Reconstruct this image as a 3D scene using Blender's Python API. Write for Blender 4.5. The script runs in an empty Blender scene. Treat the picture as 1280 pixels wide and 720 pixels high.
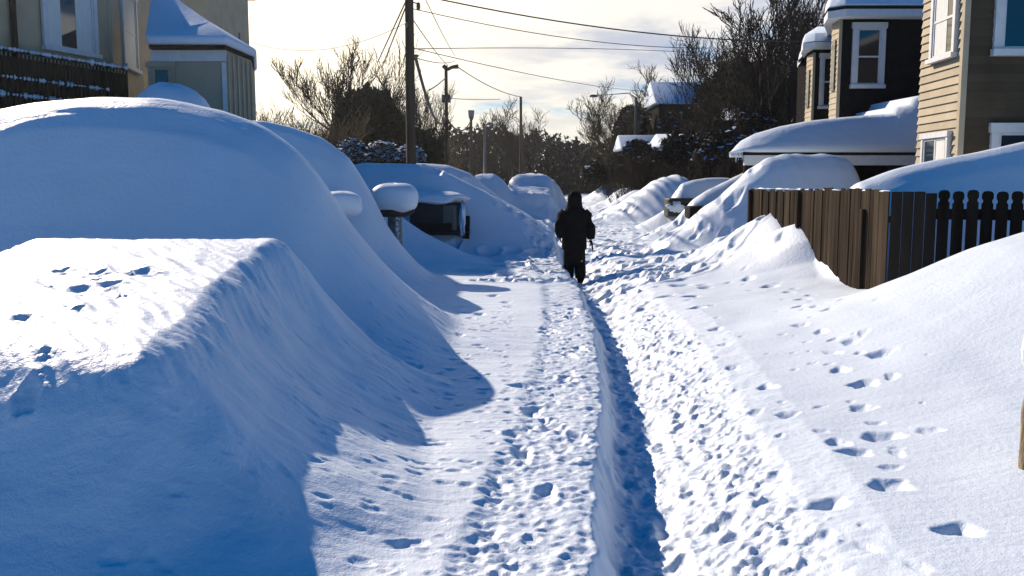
import bpy, math, random
import numpy as np
from mathutils import Vector, Matrix

random.seed(7); rng = np.random.default_rng(7)
S = bpy.context.scene
COL = S.collection

# ------------------------------------------------------------------ camera
F = 1150.0; TH = math.radians(6.55); CZ = 1.65
SN, CS = math.sin(TH), math.cos(TH)
def W(px, py, y):
    """point on the ray of a photo pixel at forward distance y (metres)"""
    u = (px-640)/F; v = (360-py)/F
    dx, dy, dz = u, CS+v*SN, -SN+v*CS
    t = y/dy
    return Vector((dx*t, y, CZ+dz*t))
def G(px, py, z=0.0):
    u = (px-640)/F; v = (360-py)/F
    dx, dy, dz = u, CS+v*SN, -SN+v*CS
    t = (z-CZ)/dz
    return Vector((dx*t, dy*t, z))
cam = bpy.data.cameras.new('camera'); co = bpy.data.objects.new('camera', cam); COL.objects.link(co)
co.location = (0, 0, CZ); co.rotation_euler = (math.pi/2-TH, 0, 0)
cam.sensor_width = 36; cam.lens = 36*F/1280; cam.clip_end = 3000; cam.clip_start = 0.05
S.camera = co

# ------------------------------------------------------------------ light
AZ, EL = math.radians(38), math.radians(29.5)
sd = Vector((-math.sin(AZ)*math.cos(EL), math.cos(AZ)*math.cos(EL), math.sin(EL)))
sl = bpy.data.lights.new('sun', 'SUN'); sl.energy = 5.0; sl.angle = math.radians(0.5); sl.color = (1.0, 0.83, 0.66)
so = bpy.data.objects.new('sun', sl); COL.objects.link(so)
so.rotation_euler = (-sd).to_track_quat('-Z', 'Y').to_euler(); so.location = (-30, 40, 30)

w = bpy.data.worlds.new('World'); S.world = w; w.use_nodes = True
nt = w.node_tree; N = nt.nodes; L = nt.links; N.clear()
def nd(t, **k):
    n = N.new(t)
    for a, b in k.items(): setattr(n, a, b)
    return n
out = nd('ShaderNodeOutputWorld'); bg = nd('ShaderNodeBackground'); L.new(bg.outputs[0], out.inputs[0])
bg.inputs[1].default_value = 0.1
sky = nd('ShaderNodeTexSky'); sky.sky_type = 'NISHITA'; sky.sun_disc = False
sky.sun_elevation = EL; sky.sun_rotation = -AZ; sky.air_density = 1.0; sky.dust_density = 0.4; sky.ozone_density = 3.0
def vmath(op, a, b=None):
    n = nd('ShaderNodeVectorMath', operation=op)
    for i, q in enumerate((a, b)):
        if q is None: continue
        if hasattr(q, 'is_output'): L.new(q, n.inputs[i])
        else: n.inputs[i].default_value = q
    return n
def fm(op, a, b=0.0, clamp=False):
    n = nd('ShaderNodeMath', operation=op, use_clamp=clamp)
    for i, q in enumerate((a, b)):
        if hasattr(q, 'is_output'): L.new(q, n.inputs[i])
        else: n.inputs[i].default_value = q
    return n.outputs[0]
def mrange(v, a, b, c=0.0, d=1.0):
    n = nd('ShaderNodeMapRange', interpolation_type='SMOOTHSTEP')
    L.new(v, n.inputs['Value'])
    for k, q in (('From Min', a), ('From Max', b), ('To Min', c), ('To Max', d)): n.inputs[k].default_value = q
    return n.outputs[0]
def mix(f, a, b):
    n = nd('ShaderNodeMix', data_type='RGBA')
    for i, q in ((0, f), (6, a), (7, b)):
        if hasattr(q, 'is_output'): L.new(q, n.inputs[i])
        elif i == 0: n.inputs[0].default_value = q
        else: n.inputs[i].default_value = (*q, 1)
    return n.outputs[2]
tc = nd('ShaderNodeTexCoord'); D = tc.outputs['Generated']
sepd = nd('ShaderNodeSeparateXYZ'); L.new(D, sepd.inputs[0])
dz = sepd.outputs[2]
den = fm('ADD', fm('MAXIMUM', dz, 0.0), 0.12)
cb = nd('ShaderNodeCombineXYZ')
L.new(fm('DIVIDE', sepd.outputs[0], den), cb.inputs[0]); L.new(fm('DIVIDE', sepd.outputs[1], den), cb.inputs[1])
nz = nd('ShaderNodeTexNoise'); nz.inputs['Scale'].default_value = 0.85; nz.inputs['Detail'].default_value = 7; nz.inputs['Roughness'].default_value = .52
L.new(cb.outputs[0], nz.inputs['Vector'])
nz2 = nd('ShaderNodeTexNoise'); nz2.inputs['Scale'].default_value = 1.7; nz2.inputs['Detail'].default_value = 8; nz2.inputs['Roughness'].default_value = .6
off = vmath('ADD', cb.outputs[0], (3.1, 7.7, 0)); L.new(off.outputs[0], nz2.inputs['Vector'])
fw = vmath('DOT_PRODUCT', D, (sd.x*.4, 0.93, 0.28)).outputs['Value']
sunw = vmath('DOT_PRODUCT', D, tuple(sd)).outputs['Value']
cover = fm('MULTIPLY', mrange(fw, 0.60, 0.80), mrange(dz, .42, .24))
cm = fm('MULTIPLY', cover, fm('ADD', mrange(nz.outputs[0], 0.30, 0.46), mrange(sunw, .7, .92), clamp=True))
cm = fm('MAXIMUM', cm, fm('MULTIPLY', cover, mrange(dz, 0.13, 0.02)))
grey = (3.9, 4.2, 5.0); white = (7.2, 6.9, 6.4)
ccol = mix(mrange(nz2.outputs[0], 0.36, 0.60), grey, white)
glow = mix(mrange(sunw, 0.66, 0.94), ccol, (14.0, 12.0, 8.4))
horizon = mix(mrange(dz, 0.14, 0.0, 0, .85), glow, (7.7, 7.2, 5.9))
skyb = vmath('MULTIPLY', sky.outputs[0], (0.0, 0.41, 0.74)).outputs[0]
fin = mix(cm, skyb, horizon)
L.new(fin, bg.inputs[0])

vs = S.view_settings
vs.view_transform = 'Standard'; vs.look = 'None'; vs.gamma = 1; vs.exposure = 0.54; vs.use_curve_mapping = False
S.cycles.use_denoising = True
S.cycles.max_bounces = 6; S.cycles.diffuse_bounces = 1; S.cycles.glossy_bounces = 2; S.cycles.transmission_bounces = 3
S.cycles.volume_bounces = 0; S.cycles.caustics_reflective = False; S.cycles.caustics_refractive = False

# ------------------------------------------------------------------ materials
def mat(name, col, rough=0.8, spec=0.3, noise=None, bump=None, metallic=0.0, stretch=(1, 1, 1)):
    m = bpy.data.materials.new(name); m.use_nodes = True
    t = m.node_tree; b = t.nodes['Principled BSDF']
    b.inputs['Base Color'].default_value = (*col, 1); b.inputs['Roughness'].default_value = rough
    b.inputs['Specular IOR Level'].default_value = spec; b.inputs['Metallic'].default_value = metallic
    g = t.nodes.new('ShaderNodeNewGeometry'); mp = t.nodes.new('ShaderNodeMapping'); mp.inputs['Scale'].default_value = stretch
    t.links.new(g.outputs['Position'], mp.inputs[0])
    if noise:
        sc, lo, hi = noise
        n = t.nodes.new('ShaderNodeTexNoise'); n.inputs['Scale'].default_value = sc; n.inputs['Detail'].default_value = 5
        t.links.new(mp.outputs[0], n.inputs['Vector'])
        r = t.nodes.new('ShaderNodeMapRange'); r.inputs[1].default_value = .3; r.inputs[2].default_value = .7; r.inputs[3].default_value = lo; r.inputs[4].default_value = hi
        t.links.new(n.outputs[0], r.inputs[0])
        v = t.nodes.new('ShaderNodeVectorMath'); v.operation = 'SCALE'; v.inputs[0].default_value = col
        t.links.new(r.outputs[0], v.inputs['Scale']); t.links.new(v.outputs[0], b.inputs['Base Color'])
    if bump:
        last = None
        for sc, dist in bump:
            n = t.nodes.new('ShaderNodeTexNoise'); n.inputs['Scale'].default_value = sc; n.inputs['Detail'].default_value = 4
            t.links.new(mp.outputs[0], n.inputs['Vector'])
            bp = t.nodes.new('ShaderNodeBump'); bp.inputs['Distance'].default_value = dist; bp.inputs['Strength'].default_value = 1
            t.links.new(n.outputs[0], bp.inputs['Height'])
            if last: t.links.new(last.outputs[0], bp.inputs['Normal'])
            last = bp
        t.links.new(last.outputs[0], b.inputs['Normal'])
    return m
M = {}
M['snow'] = mat('snow', (.62, .705, .80), .5, .5, noise=(1.3, .96, 1.03), bump=[(24, .006), (95, .003)])
M['snow_far'] = mat('snow_roof', (.62, .705, .80), .75, .15, bump=[(5, .02), (30, .006)])
M['tan'] = mat('tan_siding', (.40, .34, .23), .75, .25, noise=(2.2, .86, 1.1), bump=[(60, .002)])
M['shadewall'] = mat('shaded_clapboard', (.085, .064, .042), .85, .08, noise=(2.0, .8, 1.15), bump=[(40, .002)])  # shade put into the colour: dark copy for the front facing away from the sun
M['litwall'] = mat('sunlit_clapboard', (.40, .345, .25), .8, .2, noise=(3.0, .9, 1.06), bump=[(40, .002)])  # sunlight put into the colour: pale copy for walls facing the sun
M['darkwall'] = mat('dark_shingle', (.014, .013, .013), .95, .03, noise=(5, .7, 1.3), bump=[(30, .006)])
M['greywall'] = mat('grey_plaster', (.33, .295, .22), .85, .2, noise=(1.5, .88, 1.1), bump=[(30, .003)])
M['trim'] = mat('white_trim', (.60, .62, .64), .55, .35, noise=(8, .9, 1.03))
M['glass'] = mat('window_glass', (.012, .018, .022), .06, .8)
M['curtain'] = mat('curtain', (.66, .68, .66), .9, .1, noise=(9, .85, 1.05), stretch=(6, 6, .4))
M['darkwood'] = mat('dark_wood', (.022, .018, .015), .9, .05, noise=(6, .7, 1.3), stretch=(1, 1, .15))
M['fence'] = mat('weathered_fence', (.040, .030, .021), .9, .04, noise=(14, .45, 1.45), bump=[(30, .006)], stretch=(1, 1, .06))
M['picket'] = mat('black_picket', (.012, .010, .009), .9, .05, noise=(10, .6, 1.4), bump=[(30, .004)], stretch=(1, 1, .08))
M['pole'] = mat('pole_wood', (.060, .048, .036), .9, .1, noise=(9, .7, 1.3), bump=[(20, .006)], stretch=(1, 1, .05))
M['wire'] = mat('cable', (.018, .018, .02), .6, .3)
M['metal'] = mat('lamp_metal', (.12, .12, .12), .5, .5, metallic=.5, noise=(6, .8, 1.2))
M['bark'] = mat('bark', (.055, .042, .032), .95, .1, noise=(8, .6, 1.4), bump=[(15, .01)], stretch=(1, 1, .2))
M['twig'] = mat('twig', (.034, .027, .021), .95, .1, noise=(1.2, .7, 1.3))
M['twigl'] = mat('twig_tan', (.12, .09, .055), .95, .1, noise=(1.2, .7, 1.3))
M['leaf'] = mat('evergreen_leaf', (.045, .045, .028), .9, .1, noise=(1.2, .55, 1.5))
M['leafd'] = mat('dark_leaf', (.022, .023, .017), .9, .1, noise=(.8, .5, 1.6))
M['wood_far'] = mat('far_wood', (.024, .023, .019), .95, .05, noise=(.15, .6, 1.4))
M['coat'] = mat('black_cloth', (.008, .008, .009), .95, .06, noise=(12, .7, 1.3), bump=[(14, .02)])
M['skin'] = mat('skin', (.42, .27, .2), .6, .3, noise=(20, .93, 1.05))
M['carpaint'] = mat('dark_car_paint', (.010, .013, .013), .5, .3, noise=(3, .8, 1.2))
M['tyre'] = mat('tyre_rubber', (.012, .012, .012), .9, .1, noise=(20, .8, 1.2))
M['lamp'] = mat('headlight_glass', (.045, .055, .055), .3, .5, noise=(20, .8, 1.2))
M['greenmetal'] = mat('green_grey_metal', (.12, .14, .12), .5, .4, noise=(9, .6, 1.3))
M['rust'] = mat('brown_plastic', (.035, .022, .018), .7, .2, noise=(12, .7, 1.4))
M['brick'] = mat('brick_chimney', (.16, .11, .08), .9, .1, noise=(12, .7, 1.3), bump=[(14, .01)])
M['moss'] = mat('peeling_bark', (.24, .19, .12), .9, .1, noise=(18, .35, 1.5), bump=[(25, .02)], stretch=(1, 1, .35))

def vary(m, lo, hi):
    t = m.node_tree; b = t.nodes['Principled BSDF']; src = b.inputs['Base Color'].links[0].from_socket
    g = t.nodes.new('ShaderNodeNewGeometry'); r = t.nodes.new('ShaderNodeMapRange'); r.inputs[3].default_value = lo; r.inputs[4].default_value = hi
    t.links.new(g.outputs['Random Per Island'], r.inputs[0])
    v = t.nodes.new('ShaderNodeVectorMath'); v.operation = 'SCALE'; t.links.new(src, v.inputs[0]); t.links.new(r.outputs[0], v.inputs['Scale']); t.links.new(v.outputs[0], b.inputs['Base Color'])
vary(M['fence'], .55, 1.35); vary(M['picket'], .7, 1.3); vary(M['litwall'], .9, 1.06); vary(M['shadewall'], .85, 1.1); vary(M['darkwood'], .8, 1.2)

# ------------------------------------------------------------------ mesh helpers
def tag(o, label=None, cat=None, group=None, kind=None):
    for k, v in (('label', label), ('category', cat), ('group', group), ('kind', kind)):
        if v: o[k] = v
    return o
def empty(name, loc, label, cat, group=None):
    o = bpy.data.objects.new(name, None); COL.objects.link(o); o.location = loc; o.empty_display_size = .2
    return tag(o, label, cat, group)
def link_mesh(name, me, m, parent=None):
    o = bpy.data.objects.new(name, me); COL.objects.link(o)
    if m is not None: me.materials.append(m)
    if parent is not None:
        o.parent = parent
        p = Vector((0, 0, 0)); q = parent
        while q is not None: p += q.location; q = q.parent
        o.location = -p
    return o
class MB:
    def __init__(s): s.v = []; s.f = []; s.sm = False
    def add(s, vs, fs):
        n = len(s.v); s.v += [tuple(a) for a in vs]; s.f += [tuple(i+n for i in f) for f in fs]; return s
    def ob(s, o, a, b, c):
        o, a, b, c = map(Vector, (o, a, b, c))
        P = [o, o+a, o+a+b, o+b, o+c, o+a+c, o+a+b+c, o+b+c]
        F_ = [(3, 2, 1, 0), (4, 5, 6, 7), (0, 1, 5, 4), (1, 2, 6, 5), (2, 3, 7, 6), (3, 0, 4, 7)]
        if a.cross(b).dot(c) < 0: F_ = [tuple(reversed(f)) for f in F_]
        return s.add(P, F_)
    def box(s, x0, y0, z0, x1, y1, z1): return s.ob((x0, y0, z0), (x1-x0, 0, 0), (0, y1-y0, 0), (0, 0, z1-z0))
    def prism(s, pts, z0, z1):
        n = len(pts)
        zz0 = z0 if hasattr(z0, '__len__') else [z0]*n; zz1 = z1 if hasattr(z1, '__len__') else [z1]*n
        P = [(p[0], p[1], a) for p, a in zip(pts, zz0)]+[(p[0], p[1], a) for p, a in zip(pts, zz1)]
        return s.add(P, [tuple(range(n-1, -1, -1)), tuple(range(n, 2*n))]+[(i, (i+1) % n, n+(i+1) % n, n+i) for i in range(n)])
    def tube(s, pts, r, n=8, cap=True):
        pts = [Vector(p) for p in pts]; R = r if hasattr(r, '__len__') else [r]*len(pts)
        base = len(s.v); up = Vector((0, 0, 1))
        for i, p in enumerate(pts):
            d = (pts[min(i+1, len(pts)-1)]-pts[max(i-1, 0)]).normalized()
            a = d.cross(up if abs(d.z) < .95 else Vector((0, 1, 0))).normalized(); b = d.cross(a)
            for k in range(n):
                t = 2*math.pi*k/n; s.v.append(tuple(p+(a*math.cos(t)+b*math.sin(t))*R[i]))
        for i in range(len(pts)-1):
            for k in range(n):
                s.f.append((base+i*n+k, base+i*n+(k+1) % n, base+(i+1)*n+(k+1) % n, base+(i+1)*n+k))
        if cap: s.f.append(tuple(base+k for k in range(n))); s.f.append(tuple(base+(len(pts)-1)*n+k for k in range(n-1, -1, -1)))
        return s
    def blob(s, c, r, n=20, m=12, p=2.0, jit=0.0, squash=None, seed=0):
        """superellipsoid lump"""
        rr = random.Random(seed); base = len(s.v); ph = [rr.uniform(0, 6.28) for _ in range(6)]
        def sp(x, e): return math.copysign(abs(x)**(2/e), x)
        for i in range(m+1):
            la = -math.pi/2+math.pi*i/m
            for k in range(n):
                lo = 2*math.pi*k/n
                j = 1+jit*(math.sin(3*lo+ph[0]+2*la)+.6*math.sin(5*lo+ph[1]-3*la)+.5*math.sin(7*la+ph[2]+2*lo))
                x, y, z = sp(math.cos(la), p)*sp(math.cos(lo), p), sp(math.cos(la), p)*sp(math.sin(lo), p), sp(math.sin(la), p)
                if squash and z < 0: z *= squash
                s.v.append((c[0]+x*r[0]*j, c[1]+y*r[1]*j, c[2]+z*r[2]*j))
        for i in range(m):
            for k in range(n):
                s.f.append((base+i*n+k, base+i*n+(k+1) % n, base+(i+1)*n+(k+1) % n, base+(i+1)*n+k))
        s.sm = True
        return s
    def build(s, name, m, parent=None, smooth=None, bevel=0):
        me = bpy.data.meshes.new(name); me.from_pydata(s.v, [], s.f); me.validate()
        if s.sm if smooth is None else smooth: me.shade_smooth()
        o = link_mesh(name, me, m, parent)
        if bevel:
            b = o.modifiers.new('bevel', 'BEVEL'); b.width = bevel; b.segments = 3 if bevel > .03 else 2; b.limit_method = 'ANGLE'
            if bevel > .03: me.shade_smooth()
        return o

# ------------------------------------------------------------------ noise
_perm = rng.permutation(512)
_perm = np.concatenate([_perm, _perm])
_ga = rng.uniform(0, 2*np.pi, 512); _gx = np.cos(_ga); _gy = np.sin(_ga)
def perlin(x, y, seed=0):
    x = x+seed*17.13; y = y+seed*9.71
    xi = np.floor(x).astype(np.int64); yi = np.floor(y).astype(np.int64)
    xf = x-xi; yf = y-yi; xi &= 511; yi &= 511
    u = xf*xf*xf*(xf*(xf*6-15)+10); v = yf*yf*yf*(yf*(yf*6-15)+10)
    def g(ix, iy, fx, fy):
        h = _perm[(_perm[ix & 511]+iy) & 511]; return _gx[h]*fx+_gy[h]*fy
    a = g(xi, yi, xf, yf); b = g(xi+1, yi, xf-1, yf); c = g(xi, yi+1, xf, yf-1); d = g(xi+1, yi+1, xf-1, yf-1)
    return (a+(b-a)*u)*(1-v)+(c+(d-c)*u)*v
def fbm(x, y, o=4, seed=0, g=.5):
    r = 0; a = 1; f = 1
    for i in range(o): r = r+a*perlin(x*f, y*f, seed+i); a *= g; f *= 2.03
    return r
def sst(x, a, b):
    t = np.clip((x-a)/(b-a), 0, 1); return t*t*(3-2*t)
def smax(a, b, k):
    h = np.clip(.5+.5*(a-b)/k, 0, 1); return b+(a-b)*h+k*h*(1-h)
def lut(xs, ys, lo, hi, n=800, sm=0.02):
    X = np.linspace(lo, hi, n); Y = np.interp(X, xs, ys); k = max(3, int(n*sm)) | 1
    ker = np.hanning(k+2)[1:-1]; ker /= ker.sum(); Y = np.convolve(np.pad(Y, k//2, mode='edge'), ker, 'valid')
    return lambda q: np.interp(q, X, Y)

# ------------------------------------------------------------------ terrain
TRY = [-60, 0, 4.5, 7.0, 10.3, 14.2, 18, 24, 31, 50, 84, 130, 400]
TRX = [-1, .12, .62, .90, 1.14, 1.26, 1.22, 1.2, 1.4, 2.4, 4.4, 7, 24]
cxf = lut(TRY, TRX, -60, 400, 9200, .004)
trp = lut([-3, -1.0, -.80, -.70, -.30, -.21, -.10, -.03, .15, .30, .50, .70, .90, 1.2, 3],
          [0, 0, -.004, -.030, -.032, -.045, -.31, -.36, -.36, -.29, -.21, -.13, -.05, 0, 0], -3, 3, 1200, .008)
NEAR = ([0, .05, .13, .24, .5, .75, .9, 1], [1, .995, .955, .86, .50, .19, .05, 0])
class Mound:
    def __init__(s, name, sil, y0, near, far, label, prof=NEAR, sm=.05, skew=0.0, ripple=0.0, cat='snowed-in car', group='cars buried in snow along the street', base=0.0, oname='buried_car'):
        P = [W(a, b, y0) for a, b in sil]
        xs = [p.x for p in P]; zs = [max(p.z-base, 0) for p in P]
        xs = [xs[0]-1.2]+xs+[xs[-1]+1.2]; zs = [0]+zs+[0]
        s.px = lut(xs, zs, xs[0]-.5, xs[-1]+.5, 900, sm); s.x0, s.x1 = xs[0], xs[-1]
        s.pr = lut(prof[0], prof[1], -.2, 1.2, 500, .03); s.fr = lut(NEAR[0], NEAR[1], -.2, 1.2, 500, .03)
        s.y0, s.near, s.far, s.skew, s.rip = y0, near, far, skew, ripple
        s.name, s.label, s.cat, s.group, s.oname = name, label, cat, group, oname
    def h(s, x, y):
        dy = y-s.y0
        xx = x-s.skew*dy
        g = np.where(dy < 0, s.pr(np.clip(-dy/s.near, 0, 1.1)), s.fr(np.clip(dy/s.far, 0, 1.1)))
        h = s.px(np.clip(xx, s.x0-.4, s.x1+.4))*g
        if s.rip:
            r = perlin(xx*1.2+dy*.5, (dy*.8+xx*1.5)*2.2, 5)
            h = h+s.rip*r*sst(h, .1, .6)
        return h
G1 = 'cars buried in snow along the left side'
G2 = 'cars buried in snow along the right side'
mounds = [
 Mound('m1', [(-200, 260), (-130, 185), (-60, 152), (0, 138), (60, 127), (130, 121), (200, 123), (280, 138), (330, 157), (372, 188), (402, 225), (430, 272), (470, 322), (520, 372), (570, 410)], 9.7, 2.8, 2.2,
       'largest nearest car at the left, buried whole under one smooth blue-shaded dome of snow', sm=.035, group=G1),
 Mound('m2', [(250, 160), (300, 150), (330, 151), (362, 157), (402, 171), (436, 196), (462, 238), (482, 280), (505, 312), (535, 345), (570, 360)], 14.6, 2.0, 2.0,
       'second buried car on the left, rounded snow shoulder rising behind the nearest dome', sm=.03, group=G1),
 Mound('m3', [(425, 210), (455, 203), (530, 206), (560, 216), (600, 236), (630, 254), (655, 268), (680, 282)], 22.5, 2.3, 2.5,
       'buried car with dark front corner showing beneath flat-topped snow on the left', sm=.03, group=G1),
 Mound('m4', [(500, 210), (520, 204), (560, 206), (588, 217), (608, 234), (632, 252), (650, 262)], 31, 2.5, 3,
       'buried car on the left, only its snow roof showing behind the dark-cornered car', sm=.03, group=G1),
 Mound('m5', [(588, 222), (600, 217), (618, 217), (630, 226), (640, 240), (652, 252)], 43, 3, 3,
       'small snow-covered car at the far left beside the car standing in mid street', sm=.03, group=G1),
 Mound('mc', [(629, 252), (633, 238), (638, 223), (648, 218), (664, 217), (682, 218), (690, 223), (695, 240), (699, 253)], 46, 4.6, 3,
       'snow-covered car seen end on in mid street, stepped roof and bonnet', sm=.02,
       prof=([0, .10, .17, .26, .42, .50, .72, .80, .92, 1], [1, .99, .93, .72, .66, .62, .56, .30, .12, 0]), group='cars buried in snow in mid street'),
 Mound('mcb', [(676, 235), (684, 225), (692, 223), (699, 228), (704, 240), (708, 250)], 54, 3, 3,
       'small snowed-in car just behind the one in mid street, peeping out at its right', sm=.02, group='cars buried in snow in mid street'),
 Mound('ra', [(795, 325), (822, 303), (850, 286), (872, 266), (902, 243), (935, 213), (958, 198), (985, 192), (1040, 193), (1060, 199), (1068, 212), (1076, 245)], 20, 1.8, 2.0,
       'buried car behind the far end of the board fence, snow ramp reaching the street', sm=.025, group=G2, ripple=.05),
 Mound('rb', [(845, 276), (856, 262), (866, 250), (880, 240), (905, 228), (940, 210), (970, 200), (1010, 200)], 25.5, 1.2, 2.0,
       'buried car with dark window strip under its snow, beside the fence-end ramp', sm=.02, group=G2, ripple=.03),
 Mound('rc', [(832, 262), (842, 244), (852, 230), (866, 225), (882, 222), (908, 222), (935, 226), (950, 240)], 31, 1.3, 2.5,
       'buried car with a dark rough front end and snow cap on the right row', sm=.02, group=G2),
 Mound('rd', [(742, 272), (765, 260), (785, 248), (802, 237), (816, 227), (830, 221), (848, 219), (860, 223), (870, 240), (880, 255)], 38, 2.6, 4,
       'buried car under wind-streaked snow that fans down to the street on the right', sm=.02, ripple=.16, group=G2),
 Mound('re', [(742, 256), (758, 250), (768, 241), (778, 235), (790, 234), (800, 240), (812, 252)], 52, 4, 4,
       'small far buried car below the dark trees on the right, blue with a bright ridge', sm=.02, ripple=.12, group=G2),
 Mound('rg', [(746, 264), (764, 254), (780, 244), (792, 238), (806, 237), (816, 245), (824, 256)], 45, 2.2, 3,
       'mid-distance buried car left of the wind-streaked one on the right', sm=.02, ripple=.08, group=G2),
 Mound('rf', [(733, 246), (742, 240), (750, 234), (762, 232), (772, 238), (780, 246)], 66, 5, 5,
       'farthest snowed-in car at the end of the right row', sm=.02, ripple=.12, group=G2),
]
# near snowbank in front of the first car (wind-cut shelf)
class Bank:
    name = 'bank'; cat = 'snowbank'; group = None; oname = 'snowbank'
    label = 'wind-carved snow shelf at the lower left, sunlit flat top and dark blue side'
    def __init__(s):
        s.hp = lut([2, 4.0, 5, 6, 7.2, 9], [.70, .84, .95, 1.06, 1.23, 1.25], 1, 10, 400, .03)
        s.xr = lut([2, 3.5, 4.4, 5.2, 6.2, 7.2, 8], [-1.8, -1.75, -1.78, -1.86, -1.93, -1.86, -1.88], 1, 10, 400, .03)
        s.fall = lut([-1, 0, .08, .2, .35, .5, .7, .85, 1, 2], [1, 1, .93, .74, .50, .31, .14, .05, 0, 0], -1, 2, 900, .03)
        s.ff = lut([-1, -.15, .0, .12, .3, .5, .7, .9, 1, 2], [1, 1, .985, .93, .76, .50, .26, .07, 0, 0], -1, 2, 900, .03)
    def h(s, x, y):
        n1 = fbm(x*1.3, y*1.3, 3, 31)*.13
        r = (x-s.xr(np.clip(y, 1.1, 9.9))+n1*.6)/1.55
        b = (y-7.15)/1.1
        f = (4.42+.10*np.sin(x*1.7+1)+n1*.5-y)/1.12
        l = (-3.72-x)/1.3
        k = s.fall(np.clip(np.sqrt(np.maximum(r, 0)**2+np.maximum(b, 0)**2+np.maximum(l, 0)**2), -1, 2))
        k = k*s.ff(np.clip(f, -1, 2))
        h = s.hp(np.clip(y, 1.1, 9.9))*k
        return h+.02*fbm(x*1.1, y*2.0, 3, 12)*sst(k, .3, .8)
mounds.insert(0, Bank())

FX = lambda y: np.interp(y, [11.5, 17.2], [4.70, 4.42])          # fence line along the street
ffp = lut([10.5, 11.6, 12.4, 13.2, 13.75, 14.1, 14.6, 15.0, 15.25, 15.5, 15.95, 16.6, 17.4, 18.5], [.22, .20, .20, .28, .48, .80, 1.03, .97, .90, 1.0, 1.13, 1.0, .75, .45], 9, 20, 800, .008)
yard = Mound('yard', [(1010, 250), (1045, 236), (1080, 226), (1110, 214), (1150, 204), (1200, 194), (1250, 184), (1290, 175), (1400, 150), (1600, 130)], 13.8, 1.8, 2.6, '')
rd_h = lut([1.6, 2.4, 3.0, 3.6, 4.2, 4.8, 5.4, 6.5, 9], [0, .06, .16, .38, .70, 1.02, 1.22, 1.35, 1.4], 0, 10, 600, .04)
def base_h(x, y):
    z = .05*fbm(x*.35, y*.25, 3, 1)
    z = z+.10*sst(x-cxf(y), .8, 2.6)
    z = z+.16*sst(-x, 1.4, 4.0)*sst(y, 7, 12)
    # drift at the right, in front of the picket fence
    yy = np.where(y < 9.2, (9.2-y)/4.6, (y-9.2)/2.1)
    z = z+rd_h(np.clip(x, .1, 9.9))*.92*np.exp(-1.6*np.maximum(yy, 0)**2)
    # drift banked against the board fence
    d = (FX(y)-x)
    side = np.where(d > 0, np.exp(-(np.maximum(d, 0)/(.9+.25*perlin(y*1.3, x*.2, 44)))**1.5), 1.0)
    side = side*np.where(d < 0, np.exp(-(d/.7)**2), 1.0)
    dd = ffp(np.clip(y-.5*np.maximum(d, 0), 9.2, 19.8))
    z = np.maximum(z, 0)+0*z+np.where((y > 10.5) & (y < 20), np.maximum(dd-.1, 0)*side*sst(y, 10.5, 12)*(1-sst(y, 17.6, 19.6)), 0)
    # drift in front of the third car on the left
    z = z+np.interp(x, [-4.5, -3.4, -2.56, -1.8, -1.04, -.4], [1.1, 1.2, 1.05, .60, .22, 0])*np.exp(-((y-19)/1.0)**2)
    # hill on the right in the distance
    z = z+7.0*sst(x-.06*y, 5.5, 24)*sst(y, 34, 70)
    z = z+2.5*sst(-x, 14, 50)*sst(y, 40, 100)
    return z
PITS = []
def addpit(x, y, rx, ry, d, ang=0.0, rim=.25): PITS.append((x, y, rx, ry, d, ang, rim))
foot = [(1200, 650, 46), (1112, 593, 42), (1035, 606, 44), (1028, 641, 30), (1102, 536, 42), (1048, 540, 26), (1070, 552, 34), (1122, 556, 14), (985, 503, 24), (960, 472, 22), (945, 496, 16),
        (1078, 505, 26), (1080, 481, 30), (1101, 459, 30), (1114, 480, 14), (1064, 443, 20), (1050, 465, 20), (1040, 448, 14), (1035, 411, 16), (1026, 428, 14), (1056, 405, 14), (1078, 440, 12),
        (1000, 418, 16), (1020, 402, 14), (1003, 385, 18), (962, 362, 18), (935, 355, 14), (952, 336, 16), (925, 330, 14), (902, 326, 14), (906, 341, 14), (976, 350, 12), (986, 370, 12),
        (1013, 378, 12), (998, 396, 14), (895, 405, 16), (906, 423, 12), (916, 446, 14), (872, 380, 20), (850, 352, 24), (866, 366, 20), (832, 362, 20), (882, 356, 16), (940, 318, 12), (890, 312, 12),
        (650, 487, 24), (691, 535, 28), (655, 560, 20), (668, 520, 18), (640, 545, 18), (700, 560, 20), (616, 372, 12), (632, 380, 10), (600, 396, 12), (588, 402, 10), (575, 430, 10), (520, 470, 10),
        (880, 540, 14), (905, 590, 40), (925, 610, 34), (955, 640, 30), (940, 668, 34), (975, 690, 34), (1010, 690, 24), (860, 505, 20), (760, 366, 34), (1150, 690, 18), (1085, 660, 14)]
for px, py, s in foot:
    g = G(px, py, .1 if px > 800 else 0)
    wd = s/F*math.hypot(g.y, 1.6)
    if px > 830:
        for _ in range(2): addpit(g.x+rng.normal(0, .28), g.y+rng.normal(0, .4), wd*rng.uniform(.15, .36), wd*rng.uniform(.15, .3), wd*.10, rng.uniform(-.6, .6), .15)
    addpit(g.x, g.y, wd*.5, max(wd*.42, .05+.004*g.y), min(.075, wd*.28), random.uniform(-.5, .5), .10)
for px, py, s in [(135, 304, 26), (95, 312, 10), (155, 300, 10), (102, 363, 26), (180, 334, 26), (30, 380, 24), (30, 410, 26), (78, 352, 14), (125, 334, 14), (150, 308, 8), (118, 302, 9), (55, 400, 10), (60, 340, 8)]:
    g = G(px, py, 1.65-.37*1.0 if py < 320 else (1.1 if py < 350 else 1.0))
    wd = s/F*g.y
    addpit(g.x, g.y, wd*.55, wd*.8, .028, random.uniform(-.4, .4), .5)
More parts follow.
